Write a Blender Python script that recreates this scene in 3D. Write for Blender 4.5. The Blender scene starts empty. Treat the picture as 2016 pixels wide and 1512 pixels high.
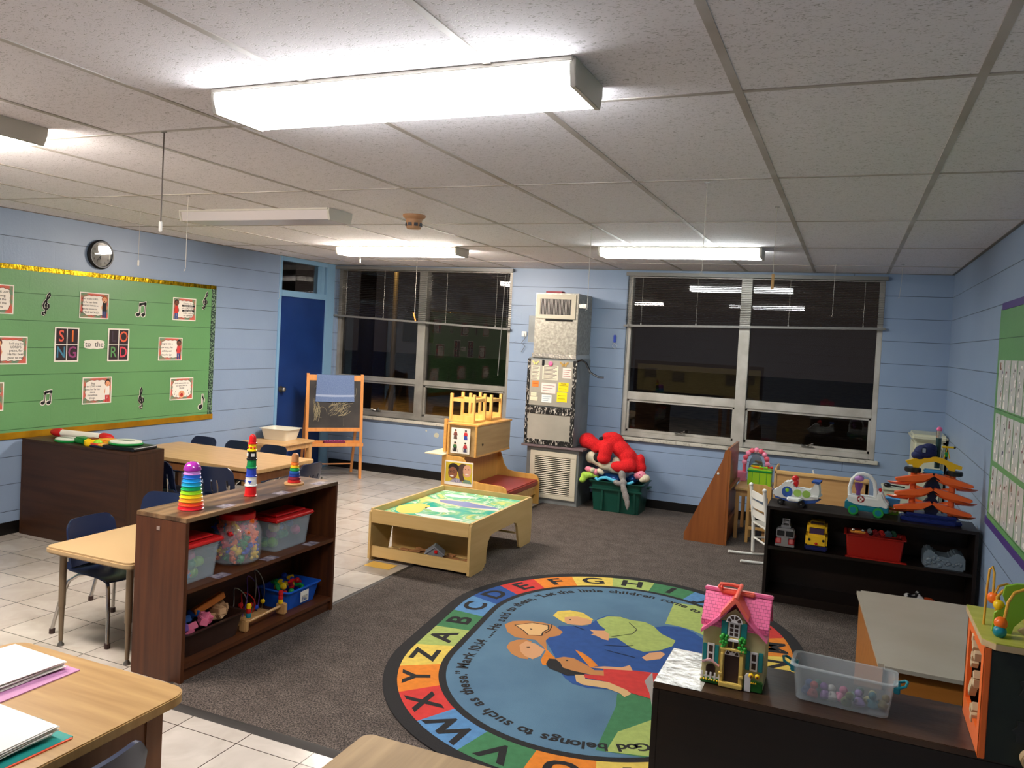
import bpy, bmesh, math, random
from mathutils import Vector, Matrix, noise
random.seed(7)
PI=math.pi
SC=bpy.context.scene
COL=SC.collection
# ---------------------------------------------------------------- camera
RM=2.3844                      # ceiling height
yaw,pit,rol=.3989,-.0311,.0521
fw=Vector((-math.sin(yaw)*math.cos(pit),math.cos(yaw)*math.cos(pit),math.sin(pit)))
rt=Vector((math.cos(yaw),math.sin(yaw),0)); up=rt.cross(fw)
r2=rt*math.cos(rol)+up*math.sin(rol); u2=up*math.cos(rol)-rt*math.sin(rol)
cd=bpy.data.cameras.new('camera'); cam=bpy.data.objects.new('camera',cd); COL.objects.link(cam)
m=Matrix((r2,u2,-fw)).transposed().to_4x4(); m.translation=Vector((0,0,1.651)); cam.matrix_world=m
cd.sensor_fit='HORIZONTAL'; cd.sensor_width=36; cd.lens=1572/2016*36; cd.shift_y=-45/2016; cd.clip_start=.02
SC.camera=cam
# ---------------------------------------------------------------- world (night) and exposure
w=bpy.data.worlds.new('night'); SC.world=w; w.use_nodes=True
w.node_tree.nodes['Background'].inputs[0].default_value=(.020,.015,.013,1)
w.node_tree.nodes['Background'].inputs[1].default_value=.35
vs=SC.view_settings; vs.view_transform='Standard'; vs.look='None'; vs.exposure=1.35; vs.gamma=1; vs.use_curve_mapping=False
LAMP=22.0                      # strength of the lit fluorescent diffusers
# dim sodium street lamp that lights the yard outside the windows
sl=bpy.data.lights.new('street_lamp_light','SPOT'); sl.energy=420; sl.spot_size=2.1; sl.spot_blend=.6; sl.color=(1,.55,.16); sl.shadow_soft_size=.15
so=bpy.data.objects.new('street_lamp_light',sl); COL.objects.link(so); so.location=(-9.5,15.2,3.75)

# ---------------------------------------------------------------- helpers
def lin(c): return tuple((x/255/12.92 if x/255<=.04045 else ((x/255+.055)/1.055)**2.4) for x in c)
def rgb(c): return lin(c)+(1,)
MATS={}
def mat(name,c,rough=.5,metal=0,c2=None,ns=8,stretch=(1,1,1),bump=0,bs=40,emit=0,trans=0,alpha=1,coat=0,detail=4,lo=.35,hi=.65,ior=1.45,spec=.5):
    if name in MATS: return MATS[name]
    m=bpy.data.materials.new(name); m.use_nodes=True; nt=m.node_tree; N=nt.nodes; L=nt.links
    b=N['Principled BSDF']; b.inputs['Base Color'].default_value=rgb(c); b.inputs['Roughness'].default_value=rough
    b.inputs['Metallic'].default_value=metal; b.inputs['Transmission Weight'].default_value=trans
    b.inputs['Alpha'].default_value=alpha; b.inputs['Coat Weight'].default_value=coat; b.inputs['IOR'].default_value=ior
    b.inputs['Specular IOR Level'].default_value=spec
    if emit: b.inputs['Emission Color'].default_value=rgb(c); b.inputs['Emission Strength'].default_value=emit
    if c2 or bump:
        tc=N.new('ShaderNodeTexCoord'); mp=N.new('ShaderNodeMapping'); mp.inputs['Scale'].default_value=stretch
        L.new(tc.outputs['Object'],mp.inputs[0])
    if c2:
        n=N.new('ShaderNodeTexNoise'); n.inputs['Scale'].default_value=ns; n.inputs['Detail'].default_value=detail
        r=N.new('ShaderNodeValToRGB'); r.color_ramp.elements[0].position=lo; r.color_ramp.elements[1].position=hi
        r.color_ramp.elements[0].color=rgb(c); r.color_ramp.elements[1].color=rgb(c2)
        L.new(mp.outputs[0],n.inputs[0]); L.new(n.outputs[0],r.inputs[0]); L.new(r.outputs[0],b.inputs['Base Color'])
    if bump:
        n=N.new('ShaderNodeTexNoise'); n.inputs['Scale'].default_value=bs; n.inputs['Detail'].default_value=3
        bp=N.new('ShaderNodeBump'); bp.inputs['Strength'].default_value=bump; bp.inputs['Distance'].default_value=.004
        L.new(mp.outputs[0],n.inputs[0]); L.new(n.outputs[0],bp.inputs['Height']); L.new(bp.outputs[0],b.inputs['Normal'])
    MATS[name]=m; return m
def wood(name,c,c2,axis='y',rough=.42,ns=6,coat=.15):
    st={'x':(1,14,14),'y':(14,1,14),'z':(14,14,1)}[axis]
    return mat(name+axis,c,rough,0,c2,ns=ns*.35,stretch=st,bump=.05,bs=9,detail=6,lo=.3,hi=.7,coat=coat)
def blocks(name,c,axis,c2=None,mortar=None):
    """painted concrete block wall: brick texture in the wall's plane, thin mortar grooves"""
    if name in MATS: return MATS[name]
    m=bpy.data.materials.new(name); m.use_nodes=True; nt=m.node_tree; N=nt.nodes; L=nt.links; b=N['Principled BSDF']
    tc=N.new('ShaderNodeTexCoord'); sp=N.new('ShaderNodeSeparateXYZ'); cb=N.new('ShaderNodeCombineXYZ')
    L.new(tc.outputs['Object'],sp.inputs[0]); L.new(sp.outputs['X' if axis=='x' else 'Y'],cb.inputs[0]); 
    ad=N.new('ShaderNodeMath'); ad.operation='ADD'; ad.inputs[1].default_value=.2016*20-.775; L.new(sp.outputs['Z'],ad.inputs[0]); L.new(ad.outputs[0],cb.inputs[1])
    bt=N.new('ShaderNodeTexBrick'); bt.offset=.5; bt.inputs['Scale'].default_value=1; bt.inputs['Brick Width'].default_value=.4064; bt.inputs['Row Height'].default_value=.2016
    bt.inputs['Mortar Size'].default_value=.003; bt.inputs['Mortar Smooth'].default_value=.6
    bt.inputs['Color1'].default_value=(1,1,1,1); bt.inputs['Color2'].default_value=(1,1,1,1); bt.inputs['Mortar'].default_value=(0,0,0,1)
    L.new(cb.outputs[0],bt.inputs[0])
    # horizontal-only grooves are deep, vertical ones nearly painted over: second brick texture with very wide bricks
    b2=N.new('ShaderNodeTexBrick'); b2.inputs['Scale'].default_value=1; b2.inputs['Brick Width'].default_value=60; b2.inputs['Row Height'].default_value=.2016
    b2.inputs['Mortar Size'].default_value=.0032; b2.inputs['Mortar Smooth'].default_value=.5
    b2.inputs['Color1'].default_value=(1,1,1,1); b2.inputs['Color2'].default_value=(1,1,1,1); b2.inputs['Mortar'].default_value=(0,0,0,1); L.new(cb.outputs[0],b2.inputs[0])
    n=N.new('ShaderNodeTexNoise'); n.inputs['Scale'].default_value=1.7; n.inputs['Detail'].default_value=4; L.new(tc.outputs['Object'],n.inputs[0])
    r=N.new('ShaderNodeValToRGB'); r.color_ramp.elements[0].position=.35; r.color_ramp.elements[1].position=.7
    r.color_ramp.elements[0].color=rgb(c); r.color_ramp.elements[1].color=rgb(c2 or c); L.new(n.outputs[0],r.inputs[0])
    mx=N.new('ShaderNodeMixRGB'); mx.blend_type='MIX'; mx.inputs[1].default_value=rgb(mortar or tuple(x*.62 for x in c)); L.new(b2.outputs[0],mx.inputs[0]); L.new(r.outputs[0],mx.inputs[2])
    L.new(mx.outputs[0],b.inputs['Base Color']); b.inputs['Roughness'].default_value=.38
    a=N.new('ShaderNodeMath'); a.operation='MULTIPLY_ADD'; a.inputs[1].default_value=.12; L.new(bt.outputs[0],a.inputs[0]); L.new(b2.outputs[0],a.inputs[2])
    n2=N.new('ShaderNodeTexNoise'); n2.inputs['Scale'].default_value=60; n2.inputs['Detail'].default_value=5; L.new(tc.outputs['Object'],n2.inputs[0])
    a2=N.new('ShaderNodeMath'); a2.operation='MULTIPLY_ADD'; a2.inputs[1].default_value=.35; L.new(n2.outputs[0],a2.inputs[0]); L.new(a.outputs[0],a2.inputs[2])
    bp=N.new('ShaderNodeBump'); bp.inputs['Strength'].default_value=.55; bp.inputs['Distance'].default_value=.004; L.new(a2.outputs[0],bp.inputs['Height']); L.new(bp.outputs[0],b.inputs['Normal'])
    MATS[name]=m; return m
FONTC={}
class MB:
    def __init__(s): s.bm=bmesh.new(); s.mats=[]
    def mi(s,m):
        if m not in s.mats: s.mats.append(m)
        return s.mats.index(m)
    def _add(s,b,m,M=None):
        i=s.mi(m)
        if M: bmesh.ops.transform(b,matrix=M,verts=b.verts)
        mp={}
        for v in b.verts: mp[v]=s.bm.verts.new(v.co)
        for f in b.faces:
            try: g=s.bm.faces.new([mp[v] for v in f.verts]); g.material_index=i; g.smooth=True
            except ValueError: pass
        b.free(); return s
    def box(s,x0,x1,y0,y1,z0,z1,m,bev=0,M=None,seg=2,tx=0,ty=0):
        b=bmesh.new(); bmesh.ops.create_cube(b,size=1)
        for v in b.verts:
            k=1-(0 if v.co.z>0 else 1)
            cx,cy=(x0+x1)/2,(y0+y1)/2; hx,hy=abs(x1-x0)/2,abs(y1-y0)/2
            if v.co.z<0: hx-=tx; hy-=ty
            v.co=Vector((cx+(hx if v.co.x>0 else -hx),cy+(hy if v.co.y>0 else -hy),z1 if v.co.z>0 else z0))
        if bev: bmesh.ops.bevel(b,geom=b.edges[:],offset=bev,segments=seg,affect='EDGES',clamp_overlap=True)
        return s._add(b,m,M)
    def prism(s,pts,ax,a,c,m,bev=0,M=None,seg=2):
        """2D outline extruded along ax between a and c; pts in the other two axes (x,y,z order)"""
        b=bmesh.new()
        def P(p,t): return {'x':(t,p[0],p[1]),'y':(p[0],t,p[1]),'z':(p[0],p[1],t)}[ax]
        vs=[b.verts.new(P(p,a)) for p in pts]; f=b.faces.new(vs)
        r=bmesh.ops.extrude_face_region(b,geom=[f]); d={'x':(c-a,0,0),'y':(0,c-a,0),'z':(0,0,c-a)}[ax]
        bmesh.ops.translate(b,vec=d,verts=[v for v in r['geom'] if isinstance(v,bmesh.types.BMVert)])
        bmesh.ops.recalc_face_normals(b,faces=b.faces)
        if bev:
            i={'x':0,'y':1,'z':2}[ax]
            e=[e for e in b.edges if (abs(e.verts[0].co[i]-e.verts[1].co[i])<1e-6)==(bev<.0085)]
            bmesh.ops.bevel(b,geom=e,offset=bev,segments=seg,affect='EDGES',clamp_overlap=True)
        bmesh.ops.triangulate(b,faces=[f for f in b.faces if len(f.verts)>4])
        return s._add(b,m,M)
    def flat(s,pts,m,M=None,z=0):
        b=bmesh.new(); f=b.faces.new([b.verts.new((p[0],p[1],z)) for p in pts])
        if f.calc_area()<1e-9: return s
        f.normal_update()
        if f.normal.z<0: f.normal_flip()
        bmesh.ops.triangulate(b,faces=b.faces[:]); return s._add(b,m,M)
    def quad(s,ps,m):
        b=bmesh.new(); b.faces.new([b.verts.new(p) for p in ps]); return s._add(b,m)
    def cyl(s,p0,p1,r0,m,r1=None,seg=16,bev=0,M=None):
        r1=r0 if r1 is None else r1; p0=Vector(p0); p1=Vector(p1); d=p1-p0
        b=bmesh.new(); bmesh.ops.create_cone(b,cap_ends=True,segments=seg,radius1=r0,radius2=max(r1,1e-5),depth=d.length)
        if bev: bmesh.ops.bevel(b,geom=[e for e in b.edges if abs(e.verts[0].co.z-e.verts[1].co.z)<1e-6],offset=bev,segments=2,affect='EDGES')
        T=Matrix.Translation((p0+p1)/2)@d.to_track_quat('Z','Y').to_matrix().to_4x4()
        return s._add(b,m,(M@T) if M else T)
    def tube(s,pts,r,m,seg=8,closed=False,M=None,rads=None,flat=1):
        pts=[Vector(p) for p in pts]; n=len(pts); b=bmesh.new(); rings=[]; prev=None
        for i,p in enumerate(pts):
            if closed: t=pts[(i+1)%n]-pts[i-1]
            else: t=pts[min(i+1,n-1)]-pts[max(i-1,0)]
            t.normalize()
            if prev is None:
                a=Vector((0,0,1)) if abs(t.z)<.9 else Vector((1,0,0)); nx=t.cross(a).normalized()
            else: nx=(prev-t*prev.dot(t)).normalized()
            prev=nx; ny=t.cross(nx); rr=rads[i] if rads else r
            rings.append([b.verts.new(p+nx*math.cos(2*PI*k/seg)*rr+ny*math.sin(2*PI*k/seg)*rr*flat) for k in range(seg)])
        for i in range(n if closed else n-1):
            A=rings[i];B=rings[(i+1)%n]
            for k in range(seg): b.faces.new((A[k],A[(k+1)%seg],B[(k+1)%seg],B[k]))
        if not closed: b.faces.new(rings[0][::-1]); b.faces.new(rings[-1])
        return s._add(b,m,M)
    def lathe(s,prof,c,m,seg=24,M=None,sx=1,sy=1):
        b=bmesh.new(); rings=[]
        for r,z in prof: rings.append([b.verts.new((c[0]+math.cos(2*PI*k/seg)*max(r,1e-5)*sx,c[1]+math.sin(2*PI*k/seg)*max(r,1e-5)*sy,c[2]+z)) for k in range(seg)])
        for A,B in zip(rings,rings[1:]):
            for k in range(seg): b.faces.new((A[k],A[(k+1)%seg],B[(k+1)%seg],B[k]))
        b.faces.new(rings[0][::-1]); b.faces.new(rings[-1]); return s._add(b,m,M)
    def ball(s,c,r,m,seg=14,M=None,rot=None):
        if not hasattr(r,'__len__'): r=(r,r,r)
        b=bmesh.new(); bmesh.ops.create_uvsphere(b,u_segments=seg,v_segments=max(6,seg*2//3),radius=1)
        T=Matrix.Translation(c)@(rot.to_4x4() if rot else Matrix())@Matrix.Diagonal((*r,1))
        return s._add(b,m,(M@T) if M else T)
    def grid(s,fn,nu,nv,m,thick=0,skip=None,M=None):
        b=bmesh.new(); V=[[b.verts.new(fn(i/nu,j/nv)) for j in range(nv+1)] for i in range(nu+1)]
        for i in range(nu):
            for j in range(nv):
                if skip and skip(i,j): continue
                b.faces.new((V[i][j],V[i+1][j],V[i+1][j+1],V[i][j+1]))
        if thick: bmesh.ops.recalc_face_normals(b,faces=b.faces); bmesh.ops.solidify(b,geom=b.faces[:],thickness=thick)
        bmesh.ops.delete(b,geom=[v for v in b.verts if not v.link_faces],context='VERTS')
        return s._add(b,m,M)
    def text(s,t,size,M,m,bold=0,ex=0,align='CENTER',sx=1):
        k=(t,bold)
        if k not in FONTC:
            c=bpy.data.curves.new('t','FONT'); c.body=t; c.size=1; c.align_x='CENTER'; c.align_y='CENTER'; c.offset=bold; c.resolution_u=3
            o=bpy.data.objects.new('t',c); me=o.to_mesh(); FONTC[k]=([tuple(v.co) for v in me.vertices],[tuple(p.vertices) for p in me.polygons]); o.to_mesh_clear(); bpy.data.objects.remove(o); bpy.data.curves.remove(c)
        vs,fs=FONTC[k]
        if not vs: return s
        x0=min(v[0] for v in vs) if align=='LEFT' else 0
        b=bmesh.new(); V=[b.verts.new(((v[0]-x0)*size*sx,v[1]*size,ex)) for v in vs]
        for f in fs:
            try: b.faces.new([V[i] for i in f])
            except ValueError: pass
        return s._add(b,m,M)
    def build(s,name,parent=None,ang=35,loc=None):
        me=bpy.data.meshes.new(name)
        s.bm.normal_update(); s.bm.to_mesh(me); s.bm.free()
        for m in s.mats: me.materials.append(m)
        me.set_sharp_from_angle(angle=math.radians(ang))
        o=bpy.data.objects.new(name,me); COL.objects.link(o)
        if parent: o.parent=parent
        if loc: o.location=loc
        return o
def tag(o,label=None,cat=None,group=None,kind=None):
    if label: o['label']=label
    if cat: o['category']=cat
    if group: o['group']=group
    if kind: o['kind']=kind
    return o
def thing(name,label,cat,loc=(0,0,0),rz=0,group=None):
    o=bpy.data.objects.new(name,None); COL.objects.link(o); o.empty_display_size=.05
    o.location=loc; o.rotation_euler=(0,0,rz); return tag(o,label,cat,group)
def copy_tree(o,parent=None):
    c=o.copy(); COL.objects.link(c); c.parent=parent
    for ch in list(o.children): copy_tree(ch,c)
    return c
def frame(o,x,y): # matrix from origin and two axis vectors
    x=Vector(x).normalized(); y=Vector(y).normalized(); z=x.cross(y)
    M=Matrix((x,y,z)).transposed().to_4x4(); M.translation=Vector(o); return M
def rr(x0,x1,y0,y1,r,n=5):
    P=[]
    for cx,cy,a0 in ((x1-r,y1-r,0),(x0+r,y1-r,PI/2),(x0+r,y0+r,PI),(x1-r,y0+r,1.5*PI)):
        P+=[(cx+r*math.cos(a0+PI/2*k/n),cy+r*math.sin(a0+PI/2*k/n)) for k in range(n+1)]
    return P
# colours shared by many things
WHITE=mat('white_plastic',(232,230,224),.35); BLACK=mat('black_plastic',(16,16,18),.35); PAPER=mat('paper',(238,232,222),.8)
INK=mat('ink',(25,24,26),.8); CHROME=mat('chrome',(200,196,190),.22,1); STEEL=mat('dull_steel',(150,148,142),.4,1)
RED=mat('red_plastic',(205,28,30),.28); BLUE=mat('blue_plastic',(28,70,190),.3); GREEN=mat('green_plastic',(20,140,60),.3)
YEL=mat('yellow_plastic',(245,200,20),.3); ORG=mat('orange_plastic',(245,110,25),.3); PINK=mat('pink_plastic',(238,110,160),.35)
PURP=mat('purple_plastic',(165,60,175),.3); LGREEN=mat('lime_plastic',(140,205,50),.3); TEAL=mat('teal_plastic',(20,130,145),.35); SKYB=mat('sky_blue_plastic',(70,160,220),.3)
NAVY=mat('navy_plastic',(24,36,66),.32)
# ================================================================ SETTING
XL,XR,YB,YW=-5.63,.80,-2.25,7.90
bwall_x=blocks('painted_block_blue_x',(134,154,182),'x',(142,162,188)); bwall_y=blocks('painted_block_blue_y',(134,154,182),'y',(142,162,188))
# floor tile: stone look squares with dark grout
ft=bpy.data.materials.new('floor_tile'); ft.use_nodes=True; N=ft.node_tree.nodes; L=ft.node_tree.links; b=N['Principled BSDF']
tc=N.new('ShaderNodeTexCoord'); mp=N.new('ShaderNodeMapping'); mp.inputs['Location'].default_value=(2.425,-2.45+.0,0); L.new(tc.outputs['Object'],mp.inputs[0])
bt=N.new('ShaderNodeTexBrick'); bt.offset=0; bt.inputs['Scale'].default_value=1; bt.inputs['Brick Width'].default_value=.3048; bt.inputs['Row Height'].default_value=.3048
bt.inputs['Mortar Size'].default_value=.0022; bt.inputs['Mortar Smooth'].default_value=.1; bt.inputs['Color1'].default_value=rgb((196,189,180)); bt.inputs['Color2'].default_value=rgb((184,176,168)); bt.inputs['Mortar'].default_value=rgb((62,46,40))
L.new(mp.outputs[0],bt.inputs[0])
n=N.new('ShaderNodeTexNoise'); n.inputs['Scale'].default_value=5; n.inputs['Detail'].default_value=8; n.inputs['Distortion'].default_value=1.2; L.new(tc.outputs['Object'],n.inputs[0])
r=N.new('ShaderNodeValToRGB'); r.color_ramp.elements[0].position=.3; r.color_ramp.elements[1].position=.7; r.color_ramp.elements[0].color=(.80,.78,.76,1); r.color_ramp.elements[1].color=(1,1,1,1); L.new(n.outputs[0],r.inputs[0])
mx=N.new('ShaderNodeMixRGB'); mx.blend_type='MULTIPLY'; mx.inputs[0].default_value=1; L.new(bt.outputs[0],mx.inputs[1]); L.new(r.outputs[0],mx.inputs[2]); L.new(mx.outputs[0],b.inputs['Base Color'])
b.inputs['Roughness'].default_value=.22
bp=N.new('ShaderNodeBump'); bp.inputs['Strength'].default_value=.25; bp.inputs['Distance'].default_value=.002; bp.invert=True; L.new(bt.outputs['Fac'],bp.inputs['Height']); L.new(bp.outputs[0],b.inputs['Normal'])
def slab(name,x0,x1,y0,y1,z0,z1,m): return tag(MB().box(x0,x1,y0,y1,z0,z1,m).build(name),kind='structure')
slab('floor',XL-.2,XR+.2,YB-.2,YW+.2,-.1,0,ft)
# ceiling tile
ct=bpy.data.materials.new('ceiling_tile'); ct.use_nodes=True; N=ct.node_tree.nodes; L=ct.node_tree.links; b=N['Principled BSDF']; b.inputs['Roughness'].default_value=.9
tc=N.new('ShaderNodeTexCoord'); mp=N.new('ShaderNodeMapping'); mp.inputs['Scale'].default_value=(1,2.2,1); L.new(tc.outputs['Object'],mp.inputs[0])
n=N.new('ShaderNodeTexNoise'); n.inputs['Scale'].default_value=55; n.inputs['Detail'].default_value=4; n.inputs['Distortion'].default_value=2; L.new(mp.outputs[0],n.inputs[0])
r=N.new('ShaderNodeValToRGB'); r.color_ramp.elements[0].position=.33; r.color_ramp.elements[1].position=.43; r.color_ramp.elements[0].color=rgb((178,174,172)); r.color_ramp.elements[1].color=rgb((240,236,240)); L.new(n.outputs[0],r.inputs[0]); L.new(r.outputs[0],b.inputs['Base Color'])
bp=N.new('ShaderNodeBump'); bp.inputs['Strength'].default_value=.5; bp.inputs['Distance'].default_value=.003; L.new(r.outputs[0],bp.inputs['Height']); L.new(bp.outputs[0],b.inputs['Normal'])
slab('ceiling',XL-.2,XR+.2,YB-.2,YW+.2,RM,RM+.1,ct)
tb=mat('ceiling_bar',(196,190,186),.5,c2=(170,160,150),ns=3)
q=MB()
for i in range(-9,3):
    x=-.337+.6096*i
    if XL<x<XR: q.box(x-.012,x+.012,YB,YW,RM-.003,RM+.001,tb)
for j in range(-3,6):
    y=1.143+1.2192*j
    q.box(XL,XR,y-.009,y+.009,RM-.0028,RM+.001,tb)
tag(q.build('trim_1'),kind='structure')
wd=mat('wall_angle',(120,112,104),.6)
q=MB(); q.box(XL,XL+.02,YB,YW,RM-.004,RM,wd).box(XR-.02,XR,YB,YW,RM-.004,RM,wd).box(XL,XR,YW-.02,YW,RM-.004,RM,wd); tag(q.build('trim_2'),kind='structure')
# walls
slab('wall_right',XR,XR+.2,YB-.2,YW+.2,0,RM,bwall_y)
q=MB(); D0,D1=6.87,7.85
q.box(XL-.2,XL,YB-.2,D0,0,RM,bwall_y).box(XL-.2,XL,D1,YW+.2,0,RM,bwall_y)
tag(q.build('wall_left'),kind='structure')
slab('wall_rear',XL-.2,XR+.2,YB-.2,YB,0,RM,bwall_x)
LX0,LX1,LZ0,LZ1=-5.61,-3.37,.64,2.37
RX0,RX1,RZ0,RZ1=-2.10,.262,.70,2.355
q=MB(); y0,y1=YW,YW+.2
q.box(XL-.2,LX0,y0,y1,0,RM,bwall_x).box(LX0,LX1,y0,y1,0,LZ0,bwall_x).box(LX0,LX1,y0,y1,LZ1,RM,bwall_x).box(LX1,RX0,y0,y1,0,RM,bwall_x)
q.box(RX0,RX1,y0,y1,0,RZ0,bwall_x).box(RX0,RX1,y0,y1,RZ1,RM,bwall_x).box(RX1,XR+.2,y0,y1,0,RM,bwall_x)
tag(q.build('wall_window_side'),kind='structure')
bb=mat('black_vinyl_base',(14,12,12),.35)
q=MB(); q.box(XL,XR,YW-.006,YW,0,.092,bb); tag(q.build('baseboard_window_side'),kind='structure')
q=MB(); q.box(XL,XL+.006,YB,D0-.03,0,.092,bb); tag(q.build('baseboard_left'),kind='structure')
q=MB(); q.box(XR-.006,XR,YB,YW,0,.092,bb); tag(q.build('baseboard_right'),kind='structure')
# windows
alum=mat('window_aluminium',(176,172,164),.38,.55,c2=(150,146,138),ns=5); alum2=mat('window_aluminium_bright',(196,192,184),.4,.3,c2=(170,165,155),ns=6)
sillm=mat('flaky_painted_sill',(188,184,172),.7,c2=(120,112,100),ns=30,lo=.55,hi=.75)
gl=bpy.data.materials.new('window_glass'); gl.use_nodes=True; N=gl.node_tree.nodes; L=gl.node_tree.links; N.remove(N['Principled BSDF'])
t=N.new('ShaderNodeBsdfTransparent'); t.inputs[0].default_value=(.82,.84,.84,1); g=N.new('ShaderNodeBsdfGlossy'); g.inputs['Roughness'].default_value=.0; fr=N.new('ShaderNodeFresnel'); fr.inputs[0].default_value=1.6
ms=N.new('ShaderNodeMixShader'); L.new(fr.outputs[0],ms.inputs[0]); L.new(t.outputs[0],ms.inputs[1]); L.new(g.outputs[0],ms.inputs[2]); L.new(ms.outputs[0],N['Material Output'].inputs[0])
slat=mat('blind_slat',(96,90,86),.35,.3); rail_m=mat('blind_rail',(128,126,122),.4,.3)
def window(n,x0,x1,z0,z1,xm,wm,rz0,rz1,bz0,bz1,m,lab):
    w=tag(bpy.data.objects.new('window_%d'%n,None),kind='structure'); COL.objects.link(w); 
    yf,yg=YW+.03,YW+.085
    q=MB(); t=.045
    q.box(x0,x0+t,yf,yg+.03,z0,z1,m,.004).box(x1-t,x1,yf,yg+.03,z0,z1,m,.004).box(x0+t,x1-t,yf,yg+.03,z1-t,z1,m,.004).box(x0+t,x1-t,yf,yg+.03,z0,z0+.05,m,.004)
    q.box(xm-wm/2,xm+wm/2,yf-.012,yg+.03,z0,z1,m,.004)
    q.box(x0+t,xm-wm/2,yf+.004,yg+.03,rz0,rz1,m,.004).box(xm+wm/2,x1-t,yf+.004,yg+.03,rz0,rz1,m,.004)
    for a,c in ((x0+t,xm-wm/2),(xm+wm/2,x1-t)): # lower hopper sash
        q.box(a,a+.022,yf+.02,yg,z0+.05,rz0,m,.003).box(c-.022,c,yf+.02,yg,z0+.05,rz0,m,.003).box(a,c,yf+.02,yg,z0+.05,z0+.075,m,.003).box(a,c,yf+.02,yg,rz0-.022,rz0,m,.003)
    q.build('window_frame',w)
    for a,c in ((x0+t,xm-wm/2),(xm+wm/2,x1-t)):
        for e,f in ((z0+.07,rz0-.02),(rz1,z1-t)):
            MB().quad([(a,yg,e),(c,yg,e),(c,yg,f),(a,yg,f)],gl).build('pane',w)
        h=MB(); cx=(a+c)/2+.02; h.box(cx-.05,cx+.05,yf-.005,yf+.03,z0+.06,z0+.072,STEEL,.002).cyl((cx,yf,z0+.07),(cx+.05,yf-.03,z0+.10),.006,STEEL,seg=8).cyl((cx-.01,yf,z0+.07),(cx-.05,yf-.02,z0+.085),.005,STEEL,seg=8).ball((cx+.05,yf-.03,z0+.10),.008,STEEL,8); h.build('latch',w)
    MB().box(x0-.05,x1+.03,YW-.035,YW+.05,z0-.035,z0,sillm,.004).build('window_sill',w)
    # venetian blind, slats open, raised part way
    bl=thing('venetian_blind',lab,'window blind')
    MB().box(x0-.01,x1+.02,YW-.055,YW-.012,z1-.035,z1,rail_m,.003).build('head_rail',bl)
    q=MB(); ns=26
    for i in range(ns):
        f=i/(ns-1); zl=z1-.05-f*(z1-.05-bz0-.03); zr=z1-.05-f*(z1-.05-bz1-.03)
        yc=YW-.034
        q.quad([(x0,yc-.012,zl-.002),(x1,yc-.012,zr-.002),(x1,yc+.012,zr+.002),(x0,yc+.012,zl+.002)],slat)
    q.build('slats',bl)
    q=MB(); q.box(x0-.012,x1+.02,YW-.05,YW-.018,-.022,.0,rail_m,.004)
    for v in q.bm.verts: f=(v.co.x-x0)/(x1-x0); v.co.z+=bz0+(bz1-bz0)*f
    q.build('bottom_rail',bl)
    for f in (.07,.3,.66,.93):
        x=x0+f*(x1-x0); z=bz0+(bz1-bz0)*f
        MB().cyl((x,YW-.047,z),(x,YW-.047,z1-.03),.0014,alum2,seg=5).box(x-.006,x+.006,YW-.052,YW-.045,z-.02,z+.015,rail_m).build('ladder_cord',bl)
    return bl
b1=window(1,LX0,LX1,LZ0,LZ1,-4.47,.10,1.045,1.10,1.80,1.735,alum,'dark slatted blind raised over the window beside the blue door')
b2=window(2,RX0,RX1,RZ0,RZ1,-.94,.10,1.075,1.155,1.83,1.90,alum2,'dark slatted blind raised over the window right of the furnace tower')
MB().cyl((LX1-.06,YW-.06,2.3),(LX1-.09,YW-.065,1.22),.004,rail_m,seg=8).build('wand',b1)
MB().tube([(LX1-.03,YW-.06,2.33),(LX1-.02,YW-.06,1.75),(LX1+.01,YW-.02,1.56),(LX1+.08,YW-.01,1.60)],.0015,rail_m,6).build('cord',b1)
MB().cyl((RX0+.05,YW-.06,2.3),(RX0+.03,YW-.06,1.32),.004,rail_m,seg=8).build('wand',b2)
# blue paint reveal beside right window
# door in left wall
fr=mat('door_frame_paint',(130,172,205),.35); db=mat('blue_door_paint',(26,56,116),.35,c2=(22,48,104),ns=3)
d=tag(bpy.data.objects.new('door_1',None),kind='structure'); COL.objects.link(d)
MB().box(XL-.05,XL-.005,D0+.04,7.70,.01,1.955,db,.003).build('door_leaf',d)
q=MB(); q.cyl((XL-.01,D0+.1,.95),(XL+.03,D0+.1,.95),.012,STEEL).ball((XL+.045,D0+.1,.95),(.02,.028,.028),STEEL).cyl((XL-.006,D0+.1,.95),(XL+.004,D0+.1,.95),.035,STEEL); q.build('door_handle',d)
q=MB(); q.box(XL-.12,XL+.012,D0,D0+.04,0,RM,fr,.003).box(XL-.12,XL+.012,7.70,7.85,0,RM,fr,.003).box(XL-.12,XL+.012,D0+.04,7.70,1.955,2.02,fr,.003).box(XL-.12,XL+.012,D0+.04,7.70,RM-.05,RM,fr,.003).box(XL-.1,XL+.006,7.60,7.66,2.02,RM-.05,fr,.002)
q.build('door_frame',d)
MB().quad([(XL-.05,D0+.04,2.02),(XL-.05,7.6,2.02),(XL-.05,7.6,RM-.05),(XL-.05,D0+.04,RM-.05)],gl).build('transom_pane',d)
q=MB(); q.box(XL-1.2,XL-1.15,6.0,8.6,0,RM+.1,mat('dark_vestibule',(38,38,42),.8)); tag(q.build('wall_vestibule'),kind='structure')
slab('wall_left_fill',XL-1.2,XL-.2,6.6,6.65,0,RM,MATS['dark_vestibule'])
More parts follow.
